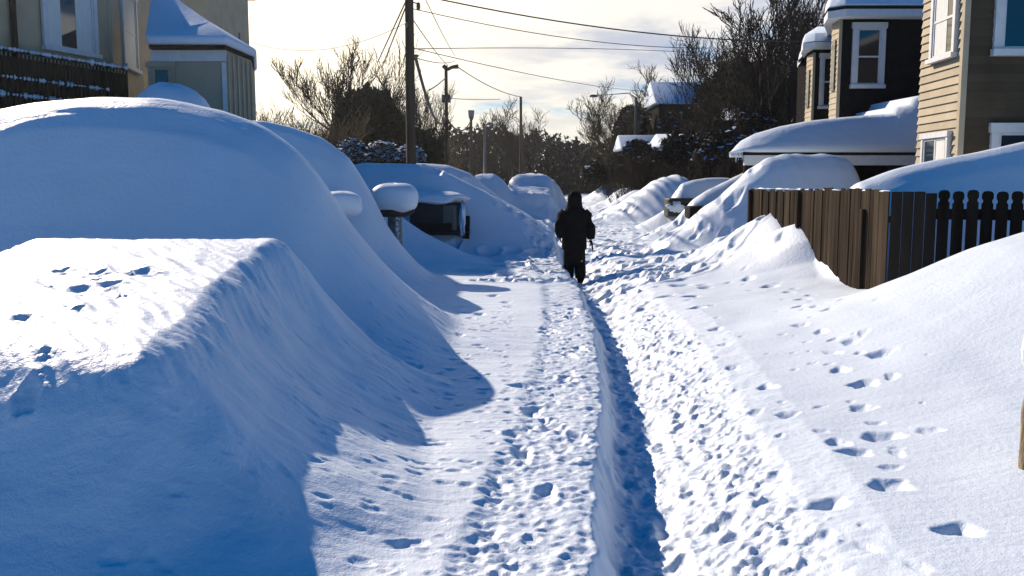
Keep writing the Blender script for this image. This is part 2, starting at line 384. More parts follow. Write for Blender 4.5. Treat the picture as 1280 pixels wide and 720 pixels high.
# trampled path: thousands of small dents
for i in range(8000):
    y = 3.0+ (rng.random()**1.5)*20
    if rng.random() < .36: s = rng.uniform(-.80, -.22)
    else: s = rng.uniform(-.02, .85)
    r = rng.uniform(.013, .042)*(1+y*.03)
    addpit(cxf(y)+s, y, r*rng.uniform(.9, 1.5), r, r*rng.uniform(.08, .20), rng.uniform(-.9, .9), .35)
for i in range(900):
    y = 15+rng.random()**1.3*45; s = rng.normal(.5, 1.3)
    r = rng.uniform(.06, .16)
    addpit(cxf(y)+s, y, r*1.5, r, r*.5, rng.uniform(-.9, .9), .5)
for i in range(500):
    y = 3.2+rng.random()*9; x = -rng.random()**1.4*1.6
    r = rng.uniform(.012, .035)
    addpit(x+.0, y, r*1.6, r, r*.35, 0, .3)
side_ = 1
yy_ = 3.3
while yy_ < 30:            # boot prints along the trench floor and its right slope
    for s0 in (.04, .30):
        addpit(cxf(yy_)+s0+side_*.07+rng.normal(0, .03), yy_+rng.uniform(-.1, .1), .06, .14, .018+rng.random()*.018, rng.uniform(-.25, .25), .3)
    if rng.random() < .5: addpit(cxf(yy_)+rng.uniform(-.7, -.3), yy_, .06, .13, .03, rng.uniform(-.4, .4), .3)
    yy_ += .36; side_ = -side_
for i in range(520):      # lumps fallen from the right edge of the path
    y = 3.2+rng.random()**1.3*14; s = rng.normal(.56, .14); r = rng.uniform(.012, .036)
    addpit(cxf(y)+s, y, r, r*.8, -r*rng.uniform(.5, .9), rng.uniform(-.9, .9), -.35)

def axis(segs):
    out = [segs[0][0]]
    for a, b, st0, st1 in segs:
        p = a
        while p < b-1e-6:
            t = (p-a)/(b-a); p = min(p+st0*(1-t)+st1*t, b); out.append(p)
    return np.array(out)
def make_grid(xa, ya):
    X, Y = np.meshgrid(xa, ya)
    B = base_h(X, Y)
    Hs = [m.h(X, Y) for m in mounds]; yh = yard.h(X, Y)*sst(X, 4.2, 5.2)
    T = B.copy(); T = smax(T, yh, .12)
    own = np.zeros(X.shape, np.int32); best = T+.10
    for i, (m, h) in enumerate(zip(mounds, Hs)):
        own = np.where(h > best, i+1, own); best = np.maximum(best, h)
        T = smax(T, h, .30*sst(h, 0, .35)+.004)
    # smooth union lifts flat ground by k/4 where both are 0: take it back
    s = X-cxf(Y)
    n = perlin(X*1.7, Y*1.7, 21)*.07+perlin(X*6, Y*6, 22)*.045+perlin(X*17, Y*17, 23)*.018
    wide = 1+.0*Y
    T = T+trp(np.clip((s+n)*wide, -2.9, 2.9))*(1-.45*sst(Y, 20, 40))*(1-sst(Y, 120, 200))
    own = np.where((s > -.82) & (s < .95) & (Y < 120) & (T < .45), 100, own)
    # textures
    tm = sst(s, -.86, -.70)*(1-sst(s, .75, 1.05))
    near = (1-sst(Y, 14, 30))
    T = T+tm*near*(.010*fbm(X*9, Y*9, 4, 3, .6)+.008*np.abs(perlin(X*17, Y*13, 9)))
    T = T+.030*sst(s, -1.2, .0)*(1-sst(s, 2.0, 4.5))*sst(Y, 14, 22)*(1-sst(Y, 90, 130))*fbm(X*1.3, Y*.8, 4, 6, .6)*1.6
    sm = (1-tm)
    T = T+sm*near*(1-.6*sst(s, .8, 1.4))*(.0035*fbm(X*2.5+Y*.7, Y*16-X*2, 3, 14)+.006*fbm(X*1.5, Y*5, 3, 15))
    # ripples that cut the rim of the shelf
    bk = Hs[0]; rim = sst(bk, .5, .9)*sst(8-Y, 0, .8)
    q = .8*X+.62*Y; p = .62*X-.8*Y
    ed = sst(bk-0, .55, .95)
    kk = bk/mounds[0].hp(np.clip(Y, 1.1, 9.9)); edge = np.exp(-((kk-.86)/.16)**2)
    T = T+rim*(.25+edge)*(.020*perlin(q*13, p*2.2, 18)+.013*perlin(q*27, p*4.5, 19)+.004*perlin(X*30, Y*30, 20))*(1-.6*sst(Y, 6.2, 7.2))*sst(bk, .6, .8)
    T = T+sm*.02*fbm(X*.9, Y*.9, 3, 27)
    x0, x1, y0, y1 = xa[0], xa[-1], ya[0], ya[-1]
    for (x, y, rx, ry, d, ang, rimh) in PITS:
        R = 1.9*max(rx, ry)
        if x+R < x0 or x-R > x1 or y+R < y0 or y-R > y1: continue
        i0, i1 = np.searchsorted(xa, (x-R, x+R)); j0, j1 = np.searchsorted(ya, (y-R, y+R))
        if i1-i0 < 2 or j1-j0 < 2: continue
        gx, gy = X[j0:j1, i0:i1]-x, Y[j0:j1, i0:i1]-y
        c_, s_ = math.cos(ang), math.sin(ang)
        a = (gx*c_+gy*s_)/rx; b = (-gx*s_+gy*c_)/ry
        r = np.sqrt(a*a+b*b)*(1+.12*np.sin(3*np.arctan2(b, a)+x*40)+.07*np.sin(5*np.arctan2(b, a)+y*70))
        T[j0:j1, i0:i1] += -d*np.exp(-np.clip(r, 0, 4)**3.2)+d*rimh*np.exp(-((r-1.25)/.28)**2)
    return X, Y, T, own
def tri_owner(own): return own[:-1, :-1]
pieces = {}
def add_grid(xa, ya):
    X, Y, T, own = make_grid(xa, ya)
    gy = np.gradient(T, ya, axis=0); gx = np.gradient(T, xa, axis=1)
    Nn = np.stack([-gx, -gy, np.ones_like(T)], -1); Nn /= np.linalg.norm(Nn, axis=-1, keepdims=True)
    ny, nx = T.shape; idx = np.arange(ny*nx).reshape(ny, nx)
    quads = np.stack([idx[:-1, :-1], idx[:-1, 1:], idx[1:, 1:], idx[1:, :-1]], -1).reshape(-1, 4)
    fo = own[:-1, :-1].reshape(-1)
    P = np.stack([X, Y, T], -1).reshape(-1, 3); NN = Nn.reshape(-1, 3)
    for o_ in np.unique(fo):
        q = quads[fo == o_]; u, inv = np.unique(q, return_inverse=True)
        pieces.setdefault(int(o_), []).append((P[u], NN[u], inv.reshape(-1, 4)))
xn = axis([(-300, -40, 30, 12), (-40, -8, 3, .15), (-8, -3.2, .06, .03), (-3.2, -.6, .022, .018), (-.6, 3.2, .0125, .0125), (3.2, 7, .02, .06), (7, 40, .3, 4), (40, 300, 12, 30)])
add_grid(xn, axis([(3.0, 6.0, .0125, .014), (6.0, 12, .015, .03)]))
xm = axis([(-300, -40, 30, 12), (-40, -8, 3, .2), (-8, 12, .04, .04), (12, 40, .3, 4), (40, 300, 12, 30)])
add_grid(xm, axis([(12, 24, .028, .06), (24, 40, .07, .13)]))
xf_ = axis([(-300, -40, 30, 8), (-40, -10, 2, .3), (-10, 20, .13, .13), (20, 40, .3, 2), (40, 300, 4, 30)])
add_grid(xf_, axis([(40, 80, .16, .35), (80, 150, .5, 3), (150, 500, 5, 30)]))
xb = axis([(-300, -40, 30, 12), (-40, -8, 3, .3), (-8, 8, .12, .12), (8, 40, .4, 4), (40, 300, 12, 30)])
add_grid(xb, axis([(-100, -5, 12, .6), (-5, 3.0, .3, .05)]))
def build_piece(key, name, parent=None):
    L_ = pieces[key]; V = []; NV = []; Q = []; o_ = 0
    for P, NN, q in L_: V.append(P); NV.append(NN); Q.append(q+o_); o_ += len(P)
    V = np.concatenate(V); NV = np.concatenate(NV); Q = np.concatenate(Q).astype(np.int32)
    me = bpy.data.meshes.new(name); me.vertices.add(len(V)); me.vertices.foreach_set('co', V.astype(np.float32).ravel())
    me.loops.add(Q.size); me.loops.foreach_set('vertex_index', Q.ravel())
    me.polygons.add(len(Q)); me.polygons.foreach_set('loop_start', np.arange(0, Q.size, 4, dtype=np.int32))
    me.update(calc_edges=True); me.shade_smooth()
    me.normals_split_custom_set_from_vertices(NV.astype(np.float32))
    return link_mesh(name, me, M['snow'], parent)
g = build_piece(0, 'snow_ground'); tag(g, kind='structure', label='snow-covered ground of the street and yards')
g = build_piece(100, 'path'); tag(g, kind='structure', label='narrow path trampled through deep snow')
CARS = {}
for i, m in enumerate(mounds):
    if i+1 not in pieces: print('NO PIECE', m.name); continue
    if m.name == 'bank':
        tag(build_piece(i+1, 'snowbank'), m.label, m.cat)
    else:
        P = np.concatenate([p[0] for p in pieces[i+1]])
        c = (float(P[:, 0].mean()), float(P[:, 1].mean()), 0.0)
        e = empty('buried_car', c, m.label, m.cat, m.group); CARS[m.name] = e
        build_piece(i+1, 'snow_cover', e)
def hz(x, y):
    X = np.array([[x]]); Y = np.array([[y]])
    z = smax(base_h(X, Y), yard.h(X, Y)*sst(X, 4.2, 5.2), .12)
    for m in mounds:
        h = m.h(X, Y); z = smax(z, h, .30*sst(h, 0, .35)+.004)
    s = X-cxf(Y); z = z+trp(np.clip(s, -2.9, 2.9))*(1-.45*sst(Y, 20, 40))*(1-sst(Y, 120, 200))
    return float(z[0, 0])

# ------------------------------------------------------------------ car parts that show
def car_corner(e, px, py, y, wpx, hpx, facing=1):
    """exposed front corner of a buried car: wing panel, bumper, lamp, wheel"""
    c = W(px, py, y); sx = wpx/F*y; sz = hpx/F*y
    b = MB().prism([(c.x-sx/2, c.y), (c.x+sx*.42, c.y), (c.x+sx/2, c.y+.12), (c.x+sx/2, c.y+1.3), (c.x-sx/2, c.y+1.3)], c.z-sz/2, c.z+sz*.42)
    body = b.build('body', M['carpaint'], e, bevel=.05)
    MB().box(c.x-sx*.5, c.y-.05, c.z-sz*.42, c.x+sx*.3, c.y+.02, c.z-sz*.15).build('bumper', M['tyre'], e, bevel=.02)
    MB().prism([(c.x+sx*.12, c.y-.03), (c.x+sx*.36, c.y-.03), (c.x+sx*.44, c.y+.04), (c.x+sx*.12, c.y+.04)], c.z-sz*.36, c.z+sz*.36).build('headlight', M['lamp'], e, bevel=.025)
    return c, sx, sz
c, sx, sz = car_corner(CARS['m3'], 545, 272, 20.6, 66, 44)
MB().tube([(c.x+sx*.5-.02, c.y+.45, c.z-sz*.35), (c.x+sx*.5+.14, c.y+.45, c.z-sz*.35)], .3, 18).build('wheel', M['tyre'], CARS['m3'])
MB().blob((c.x+sx*.50, c.y+.02, c.z-sz*.05), (.07, .10, sz*.40), 16, 14, 2, .22, seed=6).build('snow_crust', M['snow'], CARS['m3'])
b = MB().blob((c.x-.05, c.y+.50, c.z+sz*.5+.02), (sx*.60, .60, .16), 30, 14, 2.2, .09, seed=8); b.build('snow_ledge', M['snow'], CARS['m3'])
# dark window strip of the car beyond the fence end
c = W(882, 264, 24.6); MB().prism([(c.x-.42, c.y), (c.x+.6, c.y+.05), (c.x+.6, c.y+.8), (c.x-.42, c.y+.8)], c.z-.20, [c.z+.12, c.z+.18, c.z+.18, c.z+.12]).build('side_window', M['tyre'], CARS['rb'], bevel=.04)
c = W(850, 258, 29.8)
MB().prism([(c.x-.38, c.y+.1), (c.x-.3, c.y), (c.x+.5, c.y), (c.x+.5, c.y+.9), (c.x-.38, c.y+.9)], c.z-.33, c.z+.26).build('body', M['carpaint'], CARS['rc'], bevel=.05)
MB().box(c.x-.2, c.y-.03, c.z-.08, c.x+.38, c.y+.02, c.z+.1).build('grille', M['tyre'], CARS['rc'], bevel=.01)
MB().blob((c.x-.28, c.y, c.z+.05), (.09, .06, .08), 12, 8).build('headlight', M['lamp'], CARS['rc'])
b = MB()
b.tube([(c.x-.42+.8*k/26, c.y-.05, c.z+.06*math.sin(k*1.3)+.2*math.sin(k*.55)) for k in range(27)], [max(.012, .07+.05*math.sin(k*1.9+1)+.025*math.sin(k*4.1)) for k in range(27)], 8); b = MB().blob((c.x-.12, c.y-.02, c.z-.02), (.26, .08, .13), 20, 12, 2, .28, seed=5)
b.build('snow_crust', M['snow'], CARS['rc'])

# snow-capped posts between the buried cars on the left
def capped_post(px, py, y, wpx, hpx, label, dark=True):
    c = W(px, py, y); rx = wpx/F*y/2; rz = hpx/F*y/2
    z0 = hz(c.x, c.y)-.1
    e = empty('snow_capped_post', (c.x, c.y, z0), label, 'post', 'posts with a rounded snow cap')
    MB().blob((c.x, c.y, c.z), (rx, rx*.8, rz), 28, 18, 2.7, .018, seed=int(px)).build('snow_cap', M['snow'], e)
    if dark:
        b = MB().blob((c.x-.03, c.y, c.z-rz*.80), (rx*.86, rx*.62, rz*.42), 20, 12, 2.4, .07, seed=3); b.build('head', M['rust'], e)
    MB().tube([(c.x+.0, c.y, z0), (c.x+.0, c.y, c.z-rz*.6)], [.13, .12] if dark else .1, 10).build('shaft', M['greenmetal'] if dark else M['snow'], e, smooth=True)
    if dark:
        b = MB()
        b.tube([(c.x+.05+.05*math.sin(k*2.3), c.y-.11, c.z-rz-.05-k*.03) for k in range(18)], [max(.01, .03+.022*math.sin(k*1.9+1)) for k in range(18)], 8); b.sm = True
        b.build('snow_crust', M['snow'], e)
capped_post(493, 248, 15.9, 60, 38, 'thick snow cap over a brown head and grey-green shaft, beside the second buried car')
capped_post(424, 256, 13.1, 58, 34, 'smaller snow-caked post, its cap half hidden behind the nearest buried car', False)

# ------------------------------------------------------------------ person
def skinned(name, pts, edges, radii, m, parent=None, sub=2):
    me = bpy.data.meshes.new(name); me.from_pydata(pts, edges, []); o = bpy.data.objects.new(name, me); COL.objects.link(o)
    md = o.modifiers.new('skin', 'SKIN'); md.use_smooth_shade = True
    for v, r in zip(me.skin_vertices[0].data, radii): v.radius = r if hasattr(r, '__len__') else (r, r)
    me.skin_vertices[0].data[0].use_root = True
    sb = o.modifiers.new('sub', 'SUBSURF'); sb.levels = sub; sb.render_levels = sub
    dg = bpy.context.evaluated_depsgraph_get(); dg.update()
    me2 = bpy.data.meshes.new_from_object(o.evaluated_get(dg)); me2.shade_smooth()
    bpy.data.objects.remove(o)
    return link_mesh(name, me2, m, parent)
pf = Vector((W(718, 300, 18).x, 18.0, hz(1.22, 18.0)+.0))
X0, Y0, Z0 = pf.x, pf.y, pf.z
print('person z', Z0)
def pp(a): return [(X0+p[0], Y0+p[1], Z0+p[2]) for p in a]
pts = pp([(0, 0, .95), (0, 0, 1.15), (0, .01, 1.38), (0, .02, 1.50), (0, .04, 1.60), (0, .05, 1.70),
          (-.20, 0, 1.42), (-.29, .03, 1.16), (-.27, .12, .98), (-.25, .17, .92),
          (.20, 0, 1.42), (.30, -.02, 1.14), (.32, .02, .92), (.33, .04, .84),
          (-.11, 0, .88), (-.13, .05, .50), (-.12, .02, .10), (-.12, .12, .05),
          (.11, 0, .88), (.11, -.06, .50), (.11, -.14, .12), (.12, -.06, .05)])
eds = [(0, 1), (1, 2), (2, 3), (3, 4), (4, 5), (2, 6), (6, 7), (7, 8), (8, 9), (2, 10), (10, 11), (11, 12), (12, 13), (0, 14), (14, 15), (15, 16), (16, 17), (0, 18), (18, 19), (19, 20), (20, 21)]
rad = [(.17, .12), (.17, .12), (.17, .10), .06, .085, .085, .055, .045, .036, .032, .055, .045, .036, .032, .1, .075, .05, .05, .1, .075, .05, .05]
person = skinned('person', pts, eds, rad, M['skin'])
tag(person, 'person in black hooded coat and trousers walking away up the trampled path', 'person')
# coat, hood and trousers as lofted cloth
def loft(name, rings, n, m, parent, fold=.0):
    b = MB(); 
    for (z, cx0, cy0, rx, ry) in rings:
        for k in range(n):
            t = 2*math.pi*k/n; f = 1+fold*math.sin(5*t+z*6)+fold*.6*math.sin(9*t-z*11)
            c_, s_ = math.cos(t), math.sin(t); sg = lambda v: math.copysign(abs(v)**.85, v)
            b.v.append((X0+cx0+rx*f*sg(c_), Y0+cy0+ry*f*sg(s_), Z0+z))
    for i in range(len(rings)-1):
        for k in range(n): b.f.append((i*n+k, i*n+(k+1) % n, (i+1)*n+(k+1) % n, (i+1)*n+k))
    b.f.append(tuple(range(n-1, -1, -1))); b.f.append(tuple(range((len(rings)-1)*n, len(rings)*n)))
    o = b.build(name, m, parent, smooth=True); md = o.modifiers.new('sub', 'SUBSURF'); md.levels = 1; md.render_levels = 1; return o
loft('coat', [(.64, .0, 0, .235, .19), (.70, 0, 0, .25, .20), (.85, 0, 0, .245, .195), (1.02, 0, 0, .235, .185), (1.18, 0, 0, .25, .185), (1.30, 0, -.01, .262, .185), (1.38, 0, -.01, .25, .17), (1.44, 0, 0, .21, .15), (1.50, 0, .01, .15, .13), (1.55, 0, .03, .12, .11)], 24, M['coat'], person, .018)
loft('hood', [(1.40, .0, .02, .20, .15), (1.48, .0, .03, .165, .15), (1.56, 0, .04, .145, .15), (1.63, .003, .05, .143, .15), (1.70, .004, .06, .145, .15), (1.76, .004, .06, .122, .13), (1.80, 0, .06, .07, .08), (1.815, 0, .06, .02, .02)], 18, M['coat'], person, .02)
for sg_, pts_ in ((-1, [(-.17, 0, 1.40), (-.235, 0, 1.33), (-.285, .02, 1.15), (-.285, .08, 1.02), (-.262, .13, .92)]), (1, [(.17, 0, 1.40), (.24, 0, 1.32), (.30, -.02, 1.12), (.315, .0, 1.0), (.325, .03, .89)])):
    MB().tube(pp(pts_), [.10, .115, .105, .098, .078], 14).build('sleeve', M['coat'], person, smooth=True)
loft('trousers', [(.34, .0, 0, .215, .155), (.45, 0, 0, .22, .16), (.6, 0, 0, .22, .165), (.72, 0, 0, .215, .165), (.84, 0, 0, .18, .14)], 20, M['coat'], person, .02)
for a_, c_ in ((-.115, .03), (.115, -.11)):
    loft('trouser_leg', [(.10, a_, c_, .098, .10), (.14, a_, c_, .108, .11), (.25, a_*.98, c_*.8, .112, .115), (.38, a_*.93, c_*.5, .116, .12), (.48, a_*.8, c_*.3, .09, .10)], 16, M['coat'], person, .03)
for sx_, yy in ((-.12, .03), (.12, -.12)):
    skinned('boot', pp([(sx_, yy-.02, .18), (sx_, yy-.02, .08), (sx_, yy+.06, .06), (sx_, yy+.18, .05)]), [(0, 1), (1, 2), (2, 3)], [.085, .08, .065, .05], M['coat'], person, 1)
def glove(cx, cy, cz, sgn):
    P = [(cx, cy, cz+.05), (cx, cy+.01, cz), (cx, cy+.015, cz-.05)]; E = [(0, 1), (1, 2)]; R = [.036, (.032, .04), (.028, .042)]
    for k, (dy, ln) in enumerate(((-.032, .05), (-.011, .062), (.011, .058), (.032, .045))):
        n = len(P); P += [(cx, cy+.015+dy, cz-.075), (cx+sgn*-.012, cy+.02+dy, cz-.075-ln*.6), (cx+sgn*-.03, cy+.02+dy, cz-.075-ln)]; E += [(2, n), (n, n+1), (n+1, n+2)]; R += [.012, .011, .009]
    n = len(P); P += [(cx-sgn*.02, cy+.05, cz-.01), (cx-sgn*.03, cy+.07, cz-.05)]; E += [(1, n), (n, n+1)]; R += [.014, .011]
    skinned('glove', pp(P), E, R, M['coat'], person, 1)
glove(-.27, .15, .93, -1); glove(.33, .04, .86, 1)
skinned('scarf_end', pp([(.34, .03, .82), (.355, .03, .72), (.37, .03, .62)]), [(0, 1), (1, 2)], [.022, .018, .012], M['coat'], person, 1)

# ------------------------------------------------------------------ building helpers
def claps(b, A, B, z0, z1, n, step=.125, lip=.018):
    """lapped boards on the wall from A to B, n = outward normal"""
    A, B, n = Vector(A), Vector(B), Vector(n).normalized(); z = z0
    while z < z1-1e-4:
        t = min(z+step, z1)
        a0, b0 = Vector((A.x, A.y, z))+n*lip, Vector((B.x, B.y, z))+n*lip
        a1, b1 = Vector((A.x, A.y, t))+n*.002, Vector((B.x, B.y, t))+n*.002
        ab, bb = Vector((A.x, A.y, z))+n*.002, Vector((B.x, B.y, z))+n*.002
        b.add([a0, b0, b1, a1], [(0, 1, 2, 3)]); b.add([ab, bb, b0, a0], [(0, 1, 2, 3)])
        z = t
def window(parent, A, B, z0, z1, n, tr=.1, curtain=None, bars=(1, 2), proud=.03, frame_m=None, sash_m=None):
    A, B, n = Vector((A[0], A[1], 0)), Vector((B[0], B[1], 0)), Vector(n).normalized()
    u = (B-A).normalized(); wd = (B-A).length; fm_ = frame_m or M['trim']
    def bx(b, a, z, w_, h_, o0, o1): b.ob(A+u*a+Vector((0, 0, z))+n*o0, u*w_, Vector((0, 0, h_)), n*(o1-o0))
    b = MB(); bx(b, -tr, z0, tr, z1-z0, .004, proud+.03); bx(b, wd, z0, tr, z1-z0, .004, proud+.03)
    bx(b, -tr-.03, z1, wd+2*tr+.06, tr*1.25, .004, proud+.05); bx(b, -tr-.03, z0-tr*.8, wd+2*tr+.06, tr*.8, .004, proud+.08)
    f = b.build('window', fm_, parent)
    p = MB(); bx(p, 0, z0, wd, z1-z0, .004, proud-.012); p.build('pane', M['glass'], f)
    s = MB(); nv, nh = bars
    sw = .045
    for k in range(nv+1):
        a = (wd-sw)*k/max(nv, 1); bx(s, a, z0, sw, z1-z0, proud-.011, proud+.010 if k in (0, nv) else proud+.004)
    for k in range(nh+1):
        z = z0+(z1-z0-sw)*k/max(nh, 1); bx(s, sw, z, wd-2*sw, sw, proud-.010, proud+.007)
    s.build('sash', sash_m or fm_, f)
    if curtain:
        c = MB()
        for a, q in curtain: bx(c, wd*a, z0+.03, wd*(q-a), z1-z0-.06, proud-.011, proud-.006)
        c.build('curtain', M['curtain'], f)
    return f
def snow_slab(name, outline, zlow, zhigh, thick, parent, m=None, bevel=.1):
    b = MB().prism(outline, zlow, zhigh); return b.build(name, m or M['snow_far'], parent, bevel=bevel)
def xyz(px, py, y): p = W(px, py, y); return p.x, p.y, p.z

# --- left house with bay and porch
P0 = Vector((-9.63, 15.55, 0)); P1 = Vector((-8.31, 19.5, 0)); P2 = Vector((-8.79, 22.36, 0))
n1 = Vector((.954, -.3, 0)); n2 = Vector((.985, .17, 0))
e = empty('house', (P1.x-2, P1.y, 0), 'tan house at the top left with white-curtained window above dark porch railings', 'house')
MB().prism([(P0.x, P0.y), (P1.x, P1.y), (P2.x, P2.y), (P2.x-7, P2.y+1), (P0.x-7, P0.y-.5)], -.3, [5.6, 6.1, 6.4, 6.4, 5.6]).build('wall', M['tan'], e)
MB().ob(P1+n1*.004-Vector((.01, .05, -1)), (.045, .03, 0), (-.02, .08, 0), (0, 0, 5.0)).build('corner_board', M['greywall'], e)
d1 = Vector((.3, .954, 0))
def onwall(t): return P1-d1*t
MB().ob(onwall(2.55)+n1*.004+Vector((0, 0, 3.9)), n1*.08, d1*.08, (0, 0, 1.75)).build('downpipe', M['darkwood'], e)
MB().prism([(P0.x+.1, P0.y-.1), (P1.x+.3, P1.y-.1), (P2.x+.3, P2.y+.3), (P2.x-7, P2.y+1.4), (P0.x-7, P0.y-.9)], [5.605, 6.11, 6.42, 6.42, 5.605], [5.75, 6.25, 6.56, 6.56, 5.75]).build('roof', M['trim'], e)
window(e, onwall(1.72), onwall(.50), 4.22, 5.60, n1, .10, curtain=[(.03, .30), (.62, .97)], bars=(1, 1))
d2 = (P2-P1).normalized()
window(e, P1+d2*1.05, P1+d2*2.2, 4.22, 5.75, n2, .11, curtain=[(.04, .96)], bars=(1, 2))
MB().ob(onwall(2.5)+Vector((0, 0, 3.83))+n1*.004, d1*1.5, n1*.12, (0, 0, .06)).build('ledge', M['trim'], e)
po = empty('porch', (P0.x+1, 16, 0), 'dark porch of the tan house, lines of snow lying along its rails', 'porch')
q0 = P0-d1*.2+n1*.6; q1 = P1+n1*.6-d1*.23
dl = (q1-q0)
MB().ob(q0+Vector((0, 0, -.2)), dl, -n1*.55, (0, 0, 2.95)).build('porch_wall', M['darkwood'], po)
b = MB()
for i in range(18): b.ob(q0+dl*(i/18)-n1*.03+Vector((0, 0, 2.752)), dl*(1/18-.0008), -n1*.03, (0, 0, 1.08))
b.build('board_screen', M['darkwood'], po)
rails = [3.90, 3.42, 3.12]
for k, z in enumerate(rails):
    MB().ob(q0+Vector((0, 0, z)), dl*(1, .86, .62)[k], -n1*.026, (0, 0, .05)).build('rail', M['darkwood'], po)
b = MB()
for i in range(46): b.ob(q0+dl*(i/46)+Vector((0, 0, 2.8)), dl.normalized()*.03, n1*.03, (0, 0, 1.09))
b.build('balusters', M['darkwood'], po)
rr = random.Random(4)
for k, z in enumerate(rails):
    n_ = 150; pts = []; R_ = []
    for i in range(n_):
        pts.append(q0+dl*((1, .86, .62)[k]*i/n_)+n1*.012+Vector((0, 0, z+.055))); R_.append(max(.003, .016+rr.gauss(0, .020)))
    MB().tube(pts, R_, 6).build('snow_line', M['snow'], po, smooth=True)

# --- pale house behind with hipped snow roof and bay end
e = empty('house', (-7, 20, 0), 'low grey-tan house with sloping snow roof, left of the bright sky', 'house')
g0 = Vector((W(189, 60, 19).x, 19, 0)); g1 = Vector((W(283, 60, 19).x, 19, 0)); g2 = Vector((W(313, 60, 20.5).x, 20.5, 0))
zE = W(283, 58, 19).z
MB().prism([(g0.x, g0.y), (g1.x, g1.y), (g2.x, g2.y), (W(318, 75, 23).x, 23), (g0.x, 23)], -.2, zE).build('wall', M['greywall'], e)
dg_ = (g2-g1).normalized(); ng = Vector((dg_.y, -dg_.x, 0))
b = MB(); L12 = (g2-g1).length
for i in range(6): b.ob(g1+dg_*(L12*i/5.3)+ng*.003+Vector((0, 0, 0)), dg_*.07, ng*.03, (0, 0, zE-.14))
b.build('battens', M['tan'], e)
MB().ob(g0+Vector((0, -.004, zE-.30)), g1-g0, Vector((0, -.05, 0)), (0, 0, .26)).build('frieze', M['trim'], e)
MB().ob(g1+Vector((-.10, -.004, 0)), (.09, 0, 0), (0, -.03, 0), (0, 0, zE-.32)).build('corner_board', M['trim'], e)
dx = W(192, 100, 19).x; dx2 = W(214, 100, 19).x
window(e, (dx, 19), (dx2, 19), 2.6, zE-.42, (0, -1, 0), .09, frame_m=M['greywall'], sash_m=M['greywall'])
# roof
r0 = W(150, -30, 22); r1 = W(222, -2, 22)
o_ = .28
V = [(g0.x, 18.7, zE), (g1.x+.1, 18.7, zE), (W(321, 75, 20.6).x, 20.6, zE), (W(321, 75, 23.2).x, 23.2, zE), (g0.x, 23.2, zE)]
top = [W(191, -22, 21.5), W(215, -6, 21.5), W(262, 27, 21.5)]
b = MB(); ob = V+[(v[0], v[1], v[2]+.16) for v in V]+[tuple(t) for t in top]
b.add(ob, [(4, 3, 2, 1, 0), (0, 1, 6, 5), (1, 2, 7, 6), (2, 3, 8, 7), (3, 4, 9, 8), (4, 0, 5, 9),
           (5, 6, 12, 11), (5, 11, 10), (6, 7, 12), (7, 8, 12), (8, 9, 10, 11), (8, 11, 12), (9, 5, 10)])
b.build('snow_roof', M['snow_far'], e, bevel=.07)
MB().prism([(v[0]*1+(.05 if i in (0, 4) else -.05), v[1]+(.05 if i < 2 else -.05)) for i, v in enumerate(V)], zE-.08, zE-.004).build('eave', M['darkwood'], e)
MB().tube([(W(299, 48, 21).x, 21, zE+.2), (W(299, 48, 21).x, 21, W(299, 41, 21).z)], .025, 6).build('vent_pipe', M['metal'], e)
# block behind
c0 = W(205, 28, 27); c1 = W(262, 28, 27)
e = empty('house', ((c0.x+c1.x)/2, 29, 0), 'tall plain brownish house block cut by the top of the frame behind the snow roof', 'house')
MB().box(c0.x-2, 27, 0, c1.x, 31, 7.6).build('wall', M['tan'], e)
MB().box(c0.x-2.2, 26.8, 7.6, c1.x+.2, 31.2, 7.8).build('roof', M['darkwood'], e)
# small snow heap in front of it
c = W(212, 122, 16.5); 
tag(MB().blob((c.x, c.y, c.z-.72), (.78, .8, .94), 26, 16, 2.2, .03).build('snow_heap', M['snow']), 'small rounded snow heap standing against the low grey-tan house', 'snow heap')

# --- right tan clapboard house, sun and shade put into its two wall colours
e = empty('house', (9.5, 18, 0), 'tan clapboard house at the right edge, sunlit side wall and shaded front', 'house')
cx_ = W(1205, 100, 16).x; cl = 17.9
ax = W(1151, 100, cl).x
R0 = Vector((cx_, 16, 0)); R1 = Vector((ax, cl, 0)); dR = (R1-R0); nR = Vector((dR.y, -dR.x, 0)).normalized()*-1
if nR.x > 0: nR = -nR
MB().prism([(R0.x+.0, R0.y), (R0.x+6, R0.y), (R0.x+6, R0.y+8), (R0.x+4, R0.y+8), (R0.x+4, R1.y+.02), (R1.x, R1.y)], -.2, 6.2).build('wall', M['shadewall'], e)
b = MB(); claps(b, R0, R1, -.1, 6.1, nR, .15, .035); b.build('side_clapboards', M['litwall'], e)
b = MB(); claps(b, R0, R0+Vector((6, 0, 0)), -.1, 6.1, (0, -1, 0), .15, .022); b.build('front_clapboards', M['shadewall'], e)
MB().box(cx_-.07, 15.95, -.2, cx_+.03, 16.05, 6.2).build('corner_board', M['litwall'], e)
du = dR.normalized()
def side(px, y): return W(px, 100, y)
def onR(px):
    u = (px-640)/F  # intersect the wall with the ray of a pixel column
    k = u/CS*1.0
    # x = k'*y approx using W at y
    lo, hi = 0.0, 1.0
    for _ in range(40):
        m_ = (lo+hi)/2; q = R0+dR*m_; t = W(px, 100, q.y).x-q.x
        if t < 0: hi = m_  if False else hi; 
        if t < 0: lo = m_
        else: hi = m_
    return R0+dR*((lo+hi)/2)
wa, wb = onR(1193), onR(1168)
window(e, wa, wb, W(1180, 70, 16.8).z, 5.8, nR, .10, curtain=[(.35, .95)], bars=(1, 3), proud=.06)
wa, wb = onR(1192), onR(1163)
window(e, wa, wb, 1.4, W(1180, 172, 16.8).z, nR, .08, curtain=[(.1, .5)], bars=(2, 1), proud=.06)
xw = W(1250, 60, 16).x
